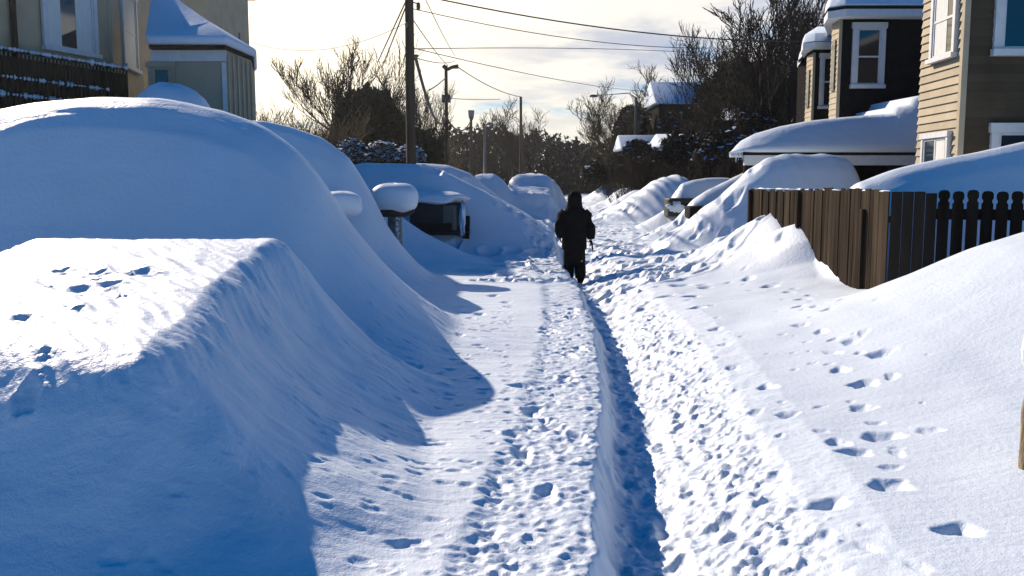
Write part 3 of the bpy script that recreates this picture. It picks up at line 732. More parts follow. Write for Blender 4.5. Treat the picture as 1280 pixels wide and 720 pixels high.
window(e, (xw, 16), (xw+1.0, 16), W(1260, 62, 16).z, 5.6, (0, -1, 0), .14, bars=(1, 2), proud=.05)
window(e, (W(1247, 160, 16).x, 16), (W(1247, 160, 16).x+1.0, 16), 1.2, W(1260, 166, 16).z, (0, -1, 0), .13, bars=(1, 2), proud=.05)
MB().prism([(R1.x-.3,18.1),(R0.x-.3,15.6),(R0.x+6.3,15.6),(R0.x+6.3,24.3),(R0.x+4,24.3),(R0.x+4,18.1)], 6.2, 6.4).build('eave', M['trim'], e)

# --- dark shingled house with turret bays
yd = 26.0
e = empty('house', (W(1100, 100, yd).x, yd+2, 0), 'black shingled house with snow-roofed bay windows, left of the tan clapboard house', 'house')
def X(px, y=yd): return W(px, 100, y).x
def Zp(py, y=yd): return W(1100, py, y).z
# main bay (near), facets
B1 = [(X(1048), yd), (X(1152), yd), (X(1152)+3, yd+7), (X(1056, yd+7), yd+7), (X(1045, yd+2), yd+2), (X(1038, yd+.75), yd+.75)]
MB().prism(B1, 0, Zp(13)).build('wall', M['darkwall'], e)
fa = Vector((X(1048), yd, 0)); fb = Vector((X(1038, yd+.75), yd+.75, 0)); nf = Vector((-(fb-fa).y, (fb-fa).x, 0)).normalized()
if nf.x > 0: nf = -nf
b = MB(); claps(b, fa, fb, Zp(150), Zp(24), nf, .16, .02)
b.build('facet_boards', M['litwall'], e)  # left facet of the dark bay, sunlight put into its pale colour
MB().ob(fa+nf*.024+(fb-fa)*.35+Vector((0, 0, Zp(112))), (fb-fa)*.4, nf*.03, (0, 0, Zp(48)-Zp(112))).build('side_window', M['glass'], e)
MB().box(X(1046), yd-.03, Zp(150), X(1050), yd-.003, Zp(24)).build('corner_board', M['litwall'], e)
window(e, (X(1069), yd), (X(1098), yd), Zp(106), Zp(36), (0, -1, 0), .13, bars=(1, 2), proud=.05)
# main eave ring: fascia + snow roof
ev = [(X(1030), yd-.1), (X(1046), yd-.5), (X(1156), yd-.5), (X(1156)+3, yd+7.4), (X(1044, yd+7.4), yd+7.4), (X(1027, yd+.9), yd+.9)]
MB().prism(ev, Zp(20, yd-.5), Zp(11, yd-.5)).build('fascia', M['trim'], e)
MB().prism([(p[0]*1, p[1]+.02) for p in ev], Zp(10.5, yd-.5), Zp(7, yd-.5)).build('gutter', M['darkwood'], e)
b = MB(); n = len(ev); zb = Zp(6.5, yd-.5); cc = (X(1110), yd+3)
lo_ = [(p[0], p[1], zb) for p in ev]; mid = [(p[0]+(cc[0]-p[0])*.06, p[1]+(cc[1]-p[1])*.06, zb+.30) for p in ev]; hi_ = [(p[0]+(cc[0]-p[0])*.7, p[1]+(cc[1]-p[1])*.7, zb+2.0) for p in ev]
b.add(lo_+mid+hi_, [tuple(range(n-1, -1, -1)), tuple(range(2*n, 3*n))]+[(i, (i+1) % n, n+(i+1) % n, n+i) for i in range(n)]+[(n+i, n+(i+1) % n, 2*n+(i+1) % n, 2*n+i) for i in range(n)])
b.build('snow_roof', M['snow_far'], e, bevel=.06)
# rear bay
y2 = 29.0
B2 = [(X(1016, y2), y2), (X(1046, y2), y2), (X(1046, y2), y2+4), (X(1018, y2+4), y2+4), (X(1008, y2+.8), y2+.8)]
MB().prism(B2, 0, Zp(62, y2)).build('rear_bay_wall', M['darkwall'], e)
fa = Vector((X(1016, y2), y2, 0)); fb = Vector((X(1008, y2+.8), y2+.8, 0)); nf = Vector((-(fb-fa).y, (fb-fa).x, 0)).normalized()
if nf.x > 0: nf = -nf
b = MB(); claps(b, fa, fb, Zp(165, y2), Zp(66, y2), nf, .16, .02); b.build('facet_boards', M['litwall'], e)  # rear facet also coloured as sunlit against the dark wall
MB().ob(fa+nf*.024+(fb-fa)*.35+Vector((0, 0, Zp(133, y2))), (fb-fa)*.4, nf*.03, (0, 0, Zp(86, y2)-Zp(133, y2))).build('side_window', M['glass'], e)
MB().box(X(1015, y2), y2-.03, Zp(165, y2), X(1018, y2), y2-.003, Zp(66, y2)).build('corner_board', M['litwall'], e)
window(e, (X(1028, y2), y2), (X(1042, y2), y2), Zp(133, y2), Zp(72, y2), (0, -1, 0), .10, bars=(1, 2), proud=.05)
ev = [(X(1001, y2), y2-.1), (X(1012, y2), y2-.4), (X(1050, y2), y2-.4), (X(1050, y2), y2+4.4), (X(1010, y2+4.4), y2+4.4), (X(1000, y2+.9), y2+.9)]
MB().prism(ev, Zp(62, y2), Zp(55, y2)).build('fascia', M['trim'], e)
n = len(ev); zb = Zp(54, y2); cc = (X(1046, y2), y2+2)
lo_ = [(p[0], p[1], zb) for p in ev]; mid = [(p[0]+(cc[0]-p[0])*.10, p[1]+(cc[1]-p[1])*.10, zb+.28) for p in ev]; hi_ = [(p[0]+(cc[0]-p[0])*.85, p[1]+(cc[1]-p[1])*.8, zb+.75) for p in ev]
b = MB(); b.add(lo_+mid+hi_, [tuple(range(n-1, -1, -1)), tuple(range(2*n, 3*n))]+[(i, (i+1) % n, n+(i+1) % n, n+i) for i in range(n)]+[(n+i, n+(i+1) % n, 2*n+(i+1) % n, 2*n+i) for i in range(n)])
b.build('rear_snow_roof', M['snow_far'], e, bevel=.06)
# porch: roof slab with thick snow, posts, dark front
yp = 22.6
po = empty('porch', (X(1050, yp), yp+1.5, 0), 'wide porch under a thick rounded slab of snow, below the dark bay windows', 'porch')
zt = Zp(193, yp)
xl, xr_ = X(926, yp), X(1156, yp)
MB().box(xl+.15, yp+.02, zt-.26, xr_, yp+.14, zt-.02).build('fascia', M['trim'], po)
MB().prism([(xl+.1, yp), (xr_, yp), (xr_, yd+.9), (X(934, yd+.9), yd+.9)], zt-.02, zt+.05).build('roof_deck', M['darkwood'], po)
# snow slab as a loft of rounded sections in x
b = MB(); secs = [(918, 190.5, .3), (921, 183, .6), (928, 176, .9), (945, 167, 1), (975, 158, 1), (1010, 151, 1), (1045, 147, 1), (1080, 144, 1), (1112, 141, 1), (1116, 133, 1), (1132, 130, 1), (1136, 121, 1), (1156, 117, 1)]
K = 16; base = 0; ysb = 27.2
for (px, py, q) in secs:
    yf = yp-.12; x_ = X(px, yp+1.0); zh = W(px, py, yp+.7).z-(zt+.05)
    row = []
    prof = [(0, 0), (-.05, .10), (-.02, .22), (.08, .36), (.22, .56), (.38, .77), (.52, .92), (.62, .98), (.8, 1.0), (3.2, 1.02), (4.6, 1.0), (4.7, 0)]
    wl = max(0, min(1, (1060-px)/120))
    for (dy_, hh) in prof: row.append((x_*(1+wl*(dy_-1.0)/(yp+1.0)), yf+.12+(dy_)*(q if dy_ < 1 else 1)+ (1-q)*.5, zt+.052+max(zh, .05)*hh))
    b.v += row
m_ = len(prof)
for i in range(len(secs)-1):
    for k in range(m_-1): a = i*m_+k; b.f.append((a, a+m_, a+m_+1, a+1))
    a = i*m_; b.f.append((a+m_-1, a+2*m_-1, a+m_, a))
b.f.append(tuple(range(m_))); b.f.append(tuple(range((len(secs)-1)*m_+m_-1, (len(secs)-1)*m_-1, -1)))
b.build('snow_slab', M['snow_far'], po, smooth=True)
for px in (936, 1000, 1062, 1120):
    x_ = X(px, yp); MB().box(x_, yp+.18, 0, x_+.14, yp+.32, zt-.03).build('post', M['darkwood'], po, bevel=.01)
MB().box(xl+.9, yp+2.6, 0, xr_, yp+2.75, zt-.03).build('porch_back_wall', M['darkwall'], po)
b = MB()
for i in range(40):
    x_ = xl+i*.06+random.uniform(-.02, .02); b.tube([(x_, yp+.2+random.uniform(-.05, .3), zt+.04), (x_, yp+.2, zt-random.uniform(.06, .22))], [.02, .004], 5)
b.build('icicles', M['snow_far'], po)

# --- houses on the wooded slope
def hillhouse(px0, px1, pyt, pye, pyb, y, label, wm, snow=True, dep=6, flat=False):
    x0, x1 = W(px0, 100, y).x, W(px1, 100, y).x; zt, ze, zb = W(px0, pyt, y).z, W(px0, pye, y).z, W(px0, pyb, y).z
    zg = hz((x0+x1)/2, y)-.6
    e = empty('house', ((x0+x1)/2, y+dep/2, zg), label, 'house', 'houses on the wooded slope')
    MB().box(x0, y, min(zg, zb), x1, y+dep, ze).build('wall', wm, e)
    if snow:
        # roof slope facing the street (gable ends left and right)
        b = MB(); ov = .3; r = [(x0-ov, y-ov, ze-.05), (x1+ov, y-ov, ze-.05), (x1+ov, y+dep*.35, zt), (x0-ov, y+dep*.35, zt), (x1+ov, y+dep+ov, ze-.05), (x0-ov, y+dep+ov, ze-.05)]
        b.add(r, [(0, 1, 2, 3), (3, 2, 4, 5), (0, 3, 5), (1, 4, 2), (0, 5, 4, 1)]); b.build('snow_roof', M['snow_far'], e, bevel=.12)
    else:
        MB().box(x0-.2, y-.2, ze+.004, x1+.2, y+dep+.2, ze+.25).build('roof', M['darkwall'], e)
    ww = (x1-x0)
    for k in (0.2, .6):
        h_ = (ze-zb)
        window(e, (x0+ww*k, y), (x0+ww*(k+.16), y), ze-h_*.62, ze-h_*.2, (0, -1, 0), .08, bars=(1, 2), frame_m=M['darkwood'])
    return e
hillhouse(824, 876, 97, 129, 180, 62, 'dark house on the slope with a square blue-shaded snow roof above the bare shrubs', M['darkwall'], dep=7)
hillhouse(921, 958, 78, 82, 130, 66, 'plain dark brown box of a house high among the bare branches', M['darkwall'], snow=False)
hillhouse(912, 962, 131, 150, 190, 52, 'dark house on the slope with a low snow roof behind the porch slab', M['darkwall'])
hillhouse(834, 878, 165, 182, 205, 50, 'low dark shed with patchy snow roof under the square-roofed house', M['darkwall'])
e = hillhouse(782, 822, 167, 186, 205, 56, 'small shed with sunlit sloping snow roof at the left end of the wooded slope', M['darkwall'], dep=4)
e = hillhouse(965, 998, 78, 112, 140, 70, 'house with snow-plastered gable beside the rear bay window, behind bare branches', M['darkwall'])

# ------------------------------------------------------------------ fence
e = empty('board_fence', (4.6, 14, 0), 'weathered brown board fence half buried by the snow drift on the right', 'fence')
def board(b, p, u, n, w_, z0, z1, th=.02, dog=.025):
    p, u, n = Vector(p), Vector(u).normalized(), Vector(n).normalized()
    prof = [(0, z0), (w_, z0), (w_, z1-dog), (w_-dog, z1), (dog, z1), (0, z1-dog)]
    P = [p+u*a+Vector((0, 0, z)) for a, z in prof]+[p+u*a+Vector((0, 0, z))+n*th for a, z in prof]
    k = len(prof)
    fs = [tuple(range(k-1, -1, -1)), tuple(range(k, 2*k))]+[(i, (i+1) % k, k+(i+1) % k, k+i) for i in range(k)]
    if u.cross(Vector((0, 0, 1))).dot(n) < 0: fs = [tuple(reversed(f)) for f in fs]
    b.add(P, fs)
rr = random.Random(9)
C0 = Vector((4.70, 11.5, 0)); C1 = Vector((4.42, 17.2, 0)); ud = (C1-C0).normalized(); nn = Vector((-ud.y, ud.x, 0))
b = MB(); L_ = (C1-C0).length; t = 0
while t < L_:
    w_ = rr.choice([.10, .12, .14, .15]); zt_ = 1.54+rr.uniform(-.025, .02)+.02*math.sin(t*1.1)
    board(b, C0+ud*t+nn*rr.uniform(-.01, .012), ud, nn, w_-.004, -.3, zt_, .02, .004); t += w_+.002
b.build('street_boards', M['fence'], e)
E0 = C0; E1 = Vector((5.18, 11.28, 0)); ue = (E1-E0).normalized(); ne = Vector((ue.y, -ue.x, 0))
b = MB(); t = .02; L_ = (E1-E0).length
while t < L_:
    w_ = rr.choice([.11, .13]); board(b, E0+ue*t+ne*rr.uniform(0, .012), ue, ne, w_-.004, -.3, 1.53+rr.uniform(-.015, .01), .02, .004); t += w_
b.build('end_boards', M['darkwood'], e)
for i, q in enumerate((C0+ud*.62, C0+ud*3.0, C0+ud*5.5)):
    MB().ob(q+nn*.022+Vector((0, 0, -.3)), ud*.09, nn*.05, (0, 0, 1.82 if i else 1.6)).build('post', M['fence'], e, bevel=.008)
MB().ob(C0+Vector((0, 0, 1.15))-nn*.05, ud*5.7, nn*.04, (0, 0, .08)).build('rail', M['fence'], e)
b = MB(); b.tube([C0+ud*(i/60*5.6)+Vector((0, 0, 1.54)) for i in range(60)], [max(.003, .006+.016*math.sin(i*.9)*math.sin(i*.31)) for i in range(60)], 8); b.sm = True
b.build('snow_on_top', M['snow'], e)
e = empty('picket_fence', (5.5, 11, 0), 'dark picket fence with rounded pale-gapped pickets at the right edge', 'fence')
b = MB(); P_ = E1+ue*.02; t = 0
E2 = Vector((7.2, 10.45, 0)); up_ = (E2-E1).normalized(); npk = Vector((up_.y, -up_.x, 0))
while t < 7.5:
    q = P_+up_*t; w_ = .128
    prof = [(0, -.3), (w_, -.3), (w_, 1.40), (w_*.88, 1.42), (w_*.88, 1.44), (w_, 1.47), (w_*.99, 1.52), (w_*.84, 1.548), (w_*.5, 1.556), (w_*.16, 1.548), (w_*.01, 1.52), (0, 1.47), (w_*.12, 1.44), (w_*.12, 1.42), (0, 1.40)]
    k = len(prof); zo = rr.uniform(-.012, .012)
    P = [q+up_*a+Vector((0, 0, z+zo)) for a, z in prof]+[q+up_*a+Vector((0, 0, z+zo))+npk*.022 for a, z in prof]
    b.add(P, [tuple(range(k-1, -1, -1)), tuple(range(k, 2*k))]+[(i, (i+1) % k, k+(i+1) % k, k+i) for i in range(k)]); t += .158
b.build('pickets', M['picket'], e)
for z in (.45, 1.20): MB().ob(E1-npk*.05+Vector((0, 0, z)), up_*7.6, npk*.048, (0, 0, .13 if z > 1 else .09)).build('rail', M['picket'], e)
for t in (1.9, 4.4, 6.9): MB().ob(E1-npk*.15+up_*t+Vector((0, 0, -.3)), up_*.1, npk*.09, (0, 0, 1.7)).build('post', M['picket'], e, bevel=.008)

# broken post at the right edge
c = G(1284, 574, .17); zc = W(1280, 478, c.y).z
b = MB(); pts = []; R = []
for k in range(9): pts.append((c.x+.02+.006*math.sin(k*2.1), c.y, .0+k*(zc+.1)/8)); R.append(.062-.001*k+.006*math.sin(k*1.7+1))
e = tag(b.tube(pts, R, 12).build('tree_stump', M['moss'], smooth=True), 'thin snow-topped stump with peeling bark at the right edge of the frame', 'stump')
MB().blob((c.x+.02, c.y, zc+.17), (.075, .075, .14), 14, 10, 2.3, .05).build('snow_cap', M['snow'], e)

# ------------------------------------------------------------------ poles and wires
def pole(px, pyt, y, r, label, arm=None, name='utility_pole', lean=0):
    a = W(px, 205, y); zt = W(px, pyt, y).z; zg = hz(a.x, y)-.3
    e = empty(name, (a.x, y, zg), label, 'utility pole', 'utility poles along the left side')
    MB().tube([(a.x+lean, y, zg), (a.x, y, zt)], [r*1.15, r*.85], 14).build('pole', M['pole'], e, smooth=True)
    return e, Vector((a.x, y, zt))
p1, t1 = pole(514, -70, 27, .135, 'tallest nearest wooden utility pole, running out of the top of the frame')
MB().box(t1.x-1.1, t1.y-.06, t1.z-.6, t1.x+1.1, t1.y+.06, t1.z-.48).build('crossarm', M['pole'], p1)
q = W(508, 31, 26.8); MB().blob((q.x, q.y, q.z), (.05, .06, .08), 8, 6).build('step_bolt', M['metal'], p1)
q = W(523, 8, 26.9); MB().blob((q.x, q.y, q.z), (.06, .06, .12), 10, 8, 2.4).build('insulator', M['metal'], p1)
MB().tube([W(517, 3, 26.9), W(523, 5, 26.9)], .02, 6).build('bracket', M['metal'], p1)
q = W(520, 70, 26.85); MB().blob((q.x, q.y, q.z), (.08, .06, .05), 10, 8).build('clamp', M['metal'], p1)
p2, t2 = pole(558.5, 82, 55, .11, 'second utility pole with small forked top, right of the tallest pole')
a = W(555, 80, 55); b_ = W(572, 83, 55); b = MB(); b.tube([W(559, 87, 55), W(554, 82, 55)], .12, 8); b.tube([W(559, 87, 55), W(565, 84, 55), W(573, 83, 55)], [.1, .1, .13], 8); b.build('bracket', M['pole'], p2)
MB().box(t2.x-.25, t2.y-.2, W(0, 123, 55).z-.25, t2.x+.25, t2.y+.1, W(0, 123, 55).z+.2).build('junction_box', M['metal'], p2, bevel=.04)
p3, t3 = pole(589, 140, 75, .12, 'third short utility pole with a wide flared head')
MB().tube([W(589, 150, 75), W(589, 146, 75), W(589, 138, 75)], [.13, .22, .26], 12).build('transformer', M['metal'], p3, smooth=True)
p4, t4 = pole(651, 121, 80, .13, 'slim bare utility pole standing alone above the distant dark wood')
# street lamps
y = 72; a = W(606, 160, y); zt = W(606, 153, y).z
e = empty('street_lamp', (a.x, y, 0), 'small curved-arm street lamp between the third pole and the lone slim pole', 'street lamp')
MB().tube([(a.x, y, -.2), (a.x, y, zt-.4), (a.x+.12, y, zt-.1), (a.x+.35, y, zt)], [.11, .08, .07, .06], 8).build('post', M['metal'], e, smooth=True)
q = W(613, 155, y); MB().blob((q.x-.05, q.y, q.z), (.32, .2, .12), 12, 8).build('lamp_head', M['metal'], e)
y = 60; q = W(742, 120, y); q2 = W(795, 118, y)
e = empty('street_lamp', (q2.x, y, 0), 'cobra-head street lamp reaching out over the street from the right-hand trees', 'street lamp')
MB().blob((q.x, q.y, q.z), (.30, .16, .10), 14, 8).build('lamp_head', M['metal'], e)
MB().tube([(q2.x, y, hz(q2.x, y)-.3), (q2.x, y, q2.z-.2), (q2.x-.5, y, q2.z+.08), (q.x+.25, y, q.z+.03)], [.1, .08, .03, .018], 8).build('post', M['metal'], e, smooth=True)

def wire(a, b_, r, label, sag=0, n=16, far=True):
    a, b_ = Vector(a), Vector(b_)
    pts = [a.lerp(b_, i/n)-Vector((0, 0, sag*4*(i/n)*(1-i/n))) for i in range(n+1)]
    tag(MB().tube(pts, r, 5, False).build('overhead_wire', M['wire'], smooth=True), label, 'wire', 'overhead wires')
PT = lambda py, dy=0: W(516, py, 27+dy)
wire(PT(-8), W(1010, 52, 34), .022, 'thickest twisted wire sloping down from the tallest pole to the big bare tree', .35)
wire(PT(11), W(890, 60, 38), .013, 'thin wire just under the thick twisted one, ending in the bare trees', .30)
wire(PT(61), W(870, 66, 45), .012, 'level wire crossing the sky halfway up from the tallest pole', -.1)
wire(PT(60), W(805, 114, 60), .013, 'faint wire slanting down past the lone lamp head into the brush', .2)
wire(PT(71), W(569, 76, 55), .016, 'short wire joining the tallest pole to the forked pole top', .15)
wire(W(571, 83, 55), W(651, 121, 80), .030, 'wire from the forked pole top down to the lone slim pole', .3)
wire(W(519, 70, 27), W(558, 147, 55), .05, 'thick black cable drooping from the tallest pole clamp to the second pole', 1.0)
wire(W(558, 147, 55), W(588, 152, 75), .055, 'sagging black cable between the second and third poles', .75)
wire(W(557, 97, 55), W(536, 113, 40), .03, 'short cable slanting from the second pole to the drooping cable', .05)
wire(W(562, 123, 55), W(625, 124, 78), .022, 'faint level wire leaving the junction box of the second pole', .05)
wire(PT(24), W(560, 82, 55), .016, 'wire slanting from high on the tallest pole to the forked pole top', .1)
wire(W(530, -5, 27.3), W(569, 70, 55), .014, 'faint wire coming down from out of frame to the forked pole top', .1)
wire(W(508, 0, 27), W(472, 78, 38), .024, 'left one of two steep wires running down left from the tallest pole', -.0)
wire(W(509, 4, 27), W(480, 78, 38), .024, 'right one of two steep wires running down left from the tallest pole', -.0)
wire(W(509, 28, 27), W(310, 52, 30), .008, 'very faint wire going left from the tallest pole into the glare', .5)

# ------------------------------------------------------------------ trees
def seg_mesh(name, segs, m, parent, sides=3):
    A = np.array([s[0] for s in segs]); B = np.array([s[1] for s in segs]); ra = np.array([s[2] for s in segs]); rb = np.array([s[3] for s in segs])
    d = B-A; d /= np.linalg.norm(d, axis=1, keepdims=True)+1e-9
    ref = np.where(np.abs(d[:, 2:3]) < .9, np.array([[0, 0, 1.]]), np.array([[1., 0, 0]]))
    u = np.cross(d, ref); u /= np.linalg.norm(u, axis=1, keepdims=True); v = np.cross(d, u)
    V = []
    for P, r in ((A, ra), (B, rb)):
        for k in range(sides):
            t = 2*np.pi*k/sides; V.append(P+(u*math.cos(t)+v*math.sin(t))*r[:, None])
    V = np.stack(V, 1).reshape(-1, 3)
    n = len(A); base = (np.arange(n)*2*sides)[:, None]
    Q = np.concatenate([base+np.array([[k, (k+1) % sides, sides+(k+1) % sides, sides+k]]) for k in range(sides)], 0).astype(np.int32)
    me = bpy.data.meshes.new(name); me.vertices.add(len(V)); me.vertices.foreach_set('co', V.astype(np.float32).ravel())
    me.loops.add(Q.size); me.loops.foreach_set('vertex_index', Q.ravel()); me.polygons.add(len(Q)); me.polygons.foreach_set('loop_start', np.arange(0, Q.size, 4, dtype=np.int32))
    me.update(calc_edges=True)
    o = bpy.data.objects.new(name, me); COL.objects.link(o); me.materials.append(m)
    if parent: o.parent = parent
    return o
def gen_tree(seed, H, spread, levels, kids, upb=.35, trunk_h=.22, r0=.2, rmin=.012, wob=.18):
    R = random.Random(seed); big = []; fine = []
    def br(p, d, ln, r, lv):
        n = 4 if lv < 3 else 3; q = Vector(p); d = Vector(d).normalized(); stations = []
        for i in range(n):
            d2 = (d+Vector((R.gauss(0, wob), R.gauss(0, wob), R.gauss(0, wob)+upb*.25))).normalized()
            e_ = q+d2*ln/n; ra = max(r*(1-.55*i/n), rmin); rb = max(r*(1-.55*(i+1)/n), rmin*.7)
            (big if lv < 2 else fine).append((tuple(q), tuple(e_), ra, rb)); q = e_; d = d2; stations.append((Vector(q), Vector(d), rb))
        if lv >= levels: return
        k = kids[lv]
        for j in range(k):
            t = (j+R.random())/k; i = min(n-1, max(0 if lv else 1, int(t*n)))
            sp, sdv, sr = stations[i]
            az = R.uniform(0, 6.283); side_ = Vector((math.cos(az), math.sin(az), R.uniform(-.1, .3)))
            side_ = (side_-sdv*side_.dot(sdv)); side_.normalize()
            a = R.uniform(.35, .8)*spread
            nd_ = (sdv*math.cos(a)+side_*math.sin(a)+Vector((0, 0, upb*.5))).normalized()
            br(sp, nd_, ln*R.uniform(.5, .78)*(1.05-.25*t), max(sr*.65, rmin), lv+1)
    th = H*trunk_h
    br((0, 0, -.3), (0, 0, 1), th+.3, r0, 0)
    # crown scale so that the tree reaches H
    mz = max(s[1][2] for s in fine); k = H/mz
    big = [(tuple(np.array(a)*k), tuple(np.array(c_)*k), r1_, r2_) for a, c_, r1_, r2_ in big]; fine = [(tuple(np.array(a)*k), tuple(np.array(c_)*k), r1_, r2_) for a, c_, r1_, r2_ in fine]
    return big, fine
protos = []
def proto(seed, H, **k):
    big, fine = gen_tree(seed, H, **k)
    a = seg_mesh('trunk', big, M['bark'], None, 6); b = seg_mesh('crown', fine, M['twig'], None, 3)
    for o in (a, b): COL.objects.unlink(o)
    protos.append((a, b, H))
proto(1, 11, spread=1.0, levels=5, kids=[7, 5, 5, 4, 3], r0=.24, rmin=.018, wob=.14)
proto(2, 11, spread=.75, levels=5, kids=[8, 5, 5, 4, 3], r0=.20, rmin=.016, trunk_h=.12, upb=.5)
proto(3, 9, spread=1.15, levels=5, kids=[6, 5, 5, 5, 3], r0=.18, rmin=.016, trunk_h=.15)
proto(4, 5, spread=.9, levels=4, kids=[10, 6, 5, 4], r0=.07, rmin=.008, trunk_h=.06, upb=.6)   # brush
def tree(k, px, y, pyt, label, name='bare_tree', wide=1.0, group='bare trees', tan=False, dz_=0.0, rot=None):
    x = W(px, 150, y).x; zt = W(px, pyt, y).z; zg = hz(x, y)-.15+dz_
    a, b, H = protos[k]; s = (zt-zg)/H
    e = empty(name, (x, y, zg), label, 'tree' if name == 'bare_tree' else 'shrub', group)
    e.scale = (s*wide, s*wide, s); e.rotation_euler = (0, 0, rot if rot is not None else random.uniform(0, 6.28))
    for o in (a, b):
        c_ = o.copy(); COL.objects.link(c_); c_.parent = e
        if tan and o is b:
            key = 'tan'+str(k)
            if key not in M:
                M[key] = o.data.copy(); M[key].materials[0] = M['twigl']
            c_.data = M[key]
    return e
tree(1, 462, 47, 38, 'bare tree fanning fine twigs behind the tallest utility pole', wide=1.0)
tree(2, 430, 52, 78, 'lower bare tree just left of the ivy-dark dome', wide=.9)
tree(1, 532, 50, 92, 'bare tree between the tallest pole and the second pole', wide=.8)
tree(0, 606, 105, 150, 'small bare tree beside the curved-arm street lamp', wide=1.0)
tree(2, 668, 100, 118, 'round-crowned bare tree above the far wood, beside the lone slim pole', wide=.9)
tree(0, 640, 120, 150, 'low bare tree in the far wood between lamp and lone pole', wide=1.1)
tree(0, 945, 46, -50, 'biggest bare tree, dense black branches filling the sky left of the dark house', wide=1.05)
tree(1, 1005, 44, -60, 'bare tree right against the dark house, its fork showing under the snow eave', wide=.75)
tree(2, 925, 62, 5, 'broad bare tree left of the biggest one, above the square snow roof', wide=1.1)
tree(0, 890, 50, 14, 'wide bare tree whose black branches overlap the square snow roof', wide=1.15, rot=1.1)
tree(1, 865, 56, 30, 'upright bare tree directly behind the square snow roof', wide=.85)
tree(0, 830, 66, 70, 'bare tree left of the square snow roof with a ragged crown', wide=.9, tan=True)
tree(2, 795, 62, 92, 'tan-twigged bare tree next to the cobra-head lamp', wide=.8, tan=True)
tree(1, 765, 70, 120, 'small bare tree at the left end of the slope', wide=.8, tan=True)
tree(2, 975, 58, 40, 'bare tree behind the house with the snow-plastered gable', wide=1.0)
bp = [(326, 33, 128), (345, 36, 124), (362, 34, 140), (384, 38, 132), (402, 36, 142), (540, 60, 155)]
bl = ['tan brush at the corner of the low grey-tan house', 'tan brush second from the house corner', 'low tan brush third from the house corner', 'tan brush fourth from the house corner in the glare',
      'tan brush left of the ivy-dark dome', 'brush at the foot of the second pole']
for (px, y, t_), lb in zip(bp, bl): tree(3, px, y, t_, lb, name='bare_shrub', wide=1.25, group='bare brush on the left', tan=True)
sp_ = [(770, 48, 182), (800, 46, 190), (835, 44, 200), (870, 42, 192), (905, 40, 185), (940, 38, 172), (895, 48, 150), (850, 52, 186), (962, 41, 165), (975, 44, 140)]
sl_ = ['left of the sunlit shed roof', 'in front of the sunlit shed roof', 'before the low patchy-roofed shed', 'between the patchy shed and the porch', 'at the left tip of the porch slab', 'just above the porch slab tip',
       'halfway up the slope', 'under the square snow roof', 'close behind the porch slab tip', 'behind the porch slab']
for (px, y, t_), lb in zip(sp_, sl_): tree(3, px, y, t_, 'dark bare shrub '+lb, name='bare_shrub', wide=1.4, group='dark shrubs on the slope')

def leafmass(name, c, r, n, size, m, label, cat, parent=None, seed=0, shell=.5, snow=0, group=None, kind=None, gap=.0):
    R = np.random.default_rng(seed)
    d = R.normal(size=(n*2, 3)); d /= np.linalg.norm(d, axis=1, keepdims=True); d[:, 2] = np.where(d[:, 2] < -.3, -d[:, 2], d[:, 2])
    rad_ = shell+(1-shell)*R.random(n*2)**.6
    bump_ = 1+.10*perlin(d[:, 0]*3+seed, d[:, 1]*3+d[:, 2]*2, 3)*2+.16*perlin(d[:, 0]*9+seed, d[:, 2]*9+d[:, 1]*5, 5)
    P = d*rad_[:, None]*bump_[:, None]*np.array(r)
    keep = perlin(P[:, 0]*1.3+7, P[:, 2]*1.3+P[:, 1]*.9, 8) > gap-.55
    P = P[keep][:n]; n = len(P); P = P+np.array(c)
    a = R.normal(size=(n, 3)); a /= np.linalg.norm(a, axis=1, keepdims=True); b_ = np.cross(a, R.normal(size=(n, 3))); b_ /= np.linalg.norm(b_, axis=1, keepdims=True)
    s = size*R.uniform(.5, 1.3, n)[:, None]
    V = np.stack([P-a*s, P-b_*s*.45, P+a*s, P+b_*s*.45], 1).reshape(-1, 3)
    def mkm(nm, V, mt, par):
        k = len(V)//4; me = bpy.data.meshes.new(nm); me.vertices.add(len(V)); me.vertices.foreach_set('co', V.astype(np.float32).ravel())
        me.loops.add(k*4); me.loops.foreach_set('vertex_index', np.arange(k*4, dtype=np.int32)); me.polygons.add(k); me.polygons.foreach_set('loop_start', np.arange(0, k*4, 4, dtype=np.int32))
        me.update(calc_edges=True)
        o = link_mesh(nm, me, mt, par); return o
    if parent is None and not kind:
        e = empty(name, (c[0], c[1], c[2]-r[2]*.3), label, cat, group); mkm('foliage', V, m, e)
        MB().tube([(c[0], c[1], c[2]-r[2]*.5-1), (c[0], c[1], c[2]+r[2]*.4)], [.16, .07], 7).build('trunk', M['bark'], e)
    else: e = mkm(name, V, m, parent); tag(e, label, cat, group, kind)
    top = P[(P[:, 2] > c[2]+.1*r[2])]
    if snow and len(top) > 60:
        top = top[R.permutation(len(top))[:snow]]
        k = len(top); s = size*R.uniform(.5, 1.2, k)[:, None]; top = top+np.array([0, -.02, size*.35])
        ux = np.array([[1, 0, 0]])*s; uy = np.array([[0, .8, .3]])*s
        V = np.stack([top-ux, top-uy, top+ux, top+uy*.9], 1)+R.normal(size=(k, 4, 3))*size*.2
        mkm('snow_flecks', V.reshape(-1, 3), M['snow_far'], e)
    return e
def lm(px, py, y, wpx, hpx, n, size, m, label, cat='shrub', name='evergreen_shrub', **k):
    c = W(px, py, y); return leafmass(name, c, (wpx/F*y/2, wpx/F*y/2*k.pop('deep', .7), hpx/F*y), n, size, m, label, cat, **k)
lm(462, 190, 43, 100, 76, 15000, .14, M['leaf'], 'dark ivy-clad dome of a tree behind the tallest utility pole', cat='tree', name='evergreen_tree', seed=1, shell=.75)
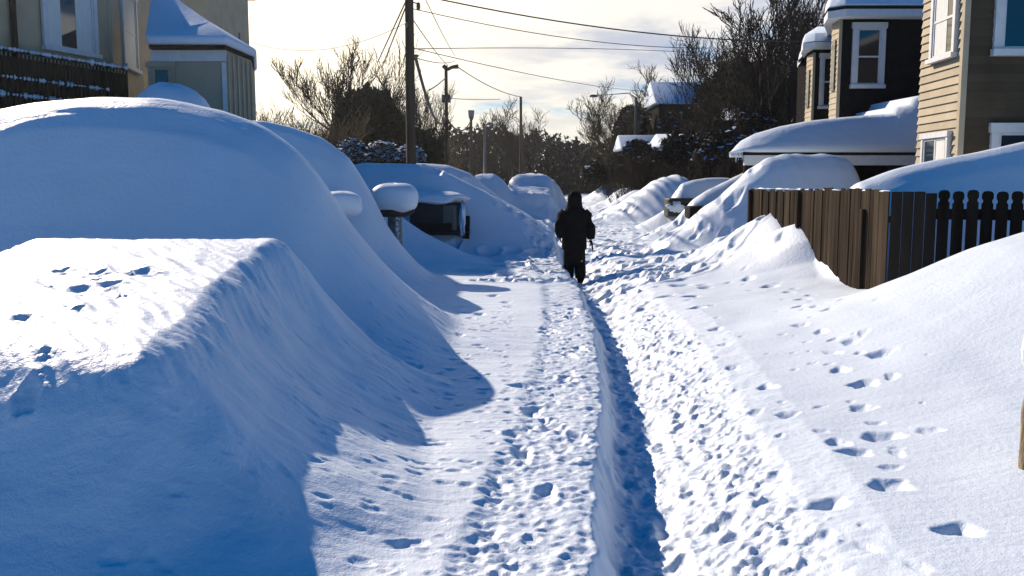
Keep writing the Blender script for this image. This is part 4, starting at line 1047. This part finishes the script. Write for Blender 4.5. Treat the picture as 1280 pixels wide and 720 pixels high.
lm(520, 205, 46, 70, 42, 7000, .14, M['leaf'], 'dark evergreen mass sloping down right of the tallest pole', seed=2)
for i, (px, y, w_, h_) in enumerate([(440, 34, 46, 30), (478, 33, 48, 26), (512, 34, 40, 22)]):
    lm(px, 205, y, w_, h_, 3500, .09, M['leaf'], ['snow-flecked hedge bush, leftmost under the dark dome', 'snow-flecked hedge bush, middle one under the dark dome', 'snow-flecked hedge bush at the foot of the tallest pole'][i], seed=10+i, snow=900, group='snow-flecked hedge bushes')
for i, (px, py, y, w_, h_, lb) in enumerate([
    (760, 222, 66, 60, 30, 'dark evergreen bush at the left foot of the slope'), (800, 218, 54, 70, 42, 'dark evergreen bush under the sunlit shed roof'),
    (850, 216, 47, 80, 48, 'dark evergreen bush under the patchy shed'), (905, 214, 41, 80, 52, 'dark evergreen bush behind the buried cars on the right'),
    (790, 176, 64, 50, 44, 'dark evergreen left of the square-roofed house'), (892, 160, 57, 60, 62, 'dark evergreen between the square-roofed house and the brown box house'),
    (985, 170, 50, 80, 60, 'dark evergreen behind the porch slab'), (850, 172, 58, 66, 34, 'dark evergreen right under the square-roofed house'),
    (945, 185, 44, 60, 50, 'dark evergreen at the tip of the porch slab'), (1020, 170, 40, 60, 50, 'dark evergreen under the rear bay window')]):
    lm(px, py, y, w_, h_, 6000, .16, M['leafd'], lb, seed=20+i, snow=170, group='dark evergreens on the slope', gap=.1)
# far wood
R = np.random.default_rng(5); n = 80000
xx = R.uniform(-75, 55, n); yy = R.uniform(128, 150, n)
tp = 7.3+2.0*perlin(xx*.06, yy*.01, 2)+1.6*perlin(xx*.25, yy*.05, 3)+.9*perlin(xx*.9, yy*.1, 4)+1.4*np.exp(-((xx+2)/10)**2)
z = R.random(n)**1.1*tp
gz = np.array([0]*n)
P = np.stack([xx, yy, z], 1); a = R.normal(size=(n, 3)); a[:, 2] *= 1.5; a /= np.linalg.norm(a, axis=1, keepdims=True); b_ = np.cross(a, R.normal(size=(n, 3))); b_ /= np.linalg.norm(b_, axis=1, keepdims=True)
s = R.uniform(.20, .58, n)[:, None]
V = np.stack([P-a*s, P-b_*s*.4, P+a*s, P+b_*s*.4], 1).reshape(-1, 3)
me = bpy.data.meshes.new('distant_wood'); me.vertices.add(len(V)); me.vertices.foreach_set('co', V.astype(np.float32).ravel()); me.loops.add(n*4); me.loops.foreach_set('vertex_index', np.arange(n*4, dtype=np.int32)); me.polygons.add(n); me.polygons.foreach_set('loop_start', np.arange(0, n*4, 4, dtype=np.int32)); me.update(calc_edges=True)
tag(link_mesh('distant_wood', me, M['wood_far']), 'dark far-off wood closing the end of the street', 'wood', kind='stuff')

# ------------------------------------------------------------------ haze
HAZE = 0.0004
if HAZE:
    hb = MB().box(-310, -110, -3, 310, 510, 22).build('haze', None)
    m = bpy.data.materials.new('haze'); m.use_nodes = True; t = m.node_tree; t.nodes.clear()
    oo = t.nodes.new('ShaderNodeOutputMaterial'); v = t.nodes.new('ShaderNodeVolumePrincipled'); t.links.new(v.outputs[0], oo.inputs['Volume'])
    v.inputs['Color'].default_value = (.92, .94, .97, 1); v.inputs['Density'].default_value = HAZE; v.inputs['Anisotropy'].default_value = .8
    hb.data.materials.append(m); tag(hb, 'thin bright winter haze', 'haze', kind='stuff')
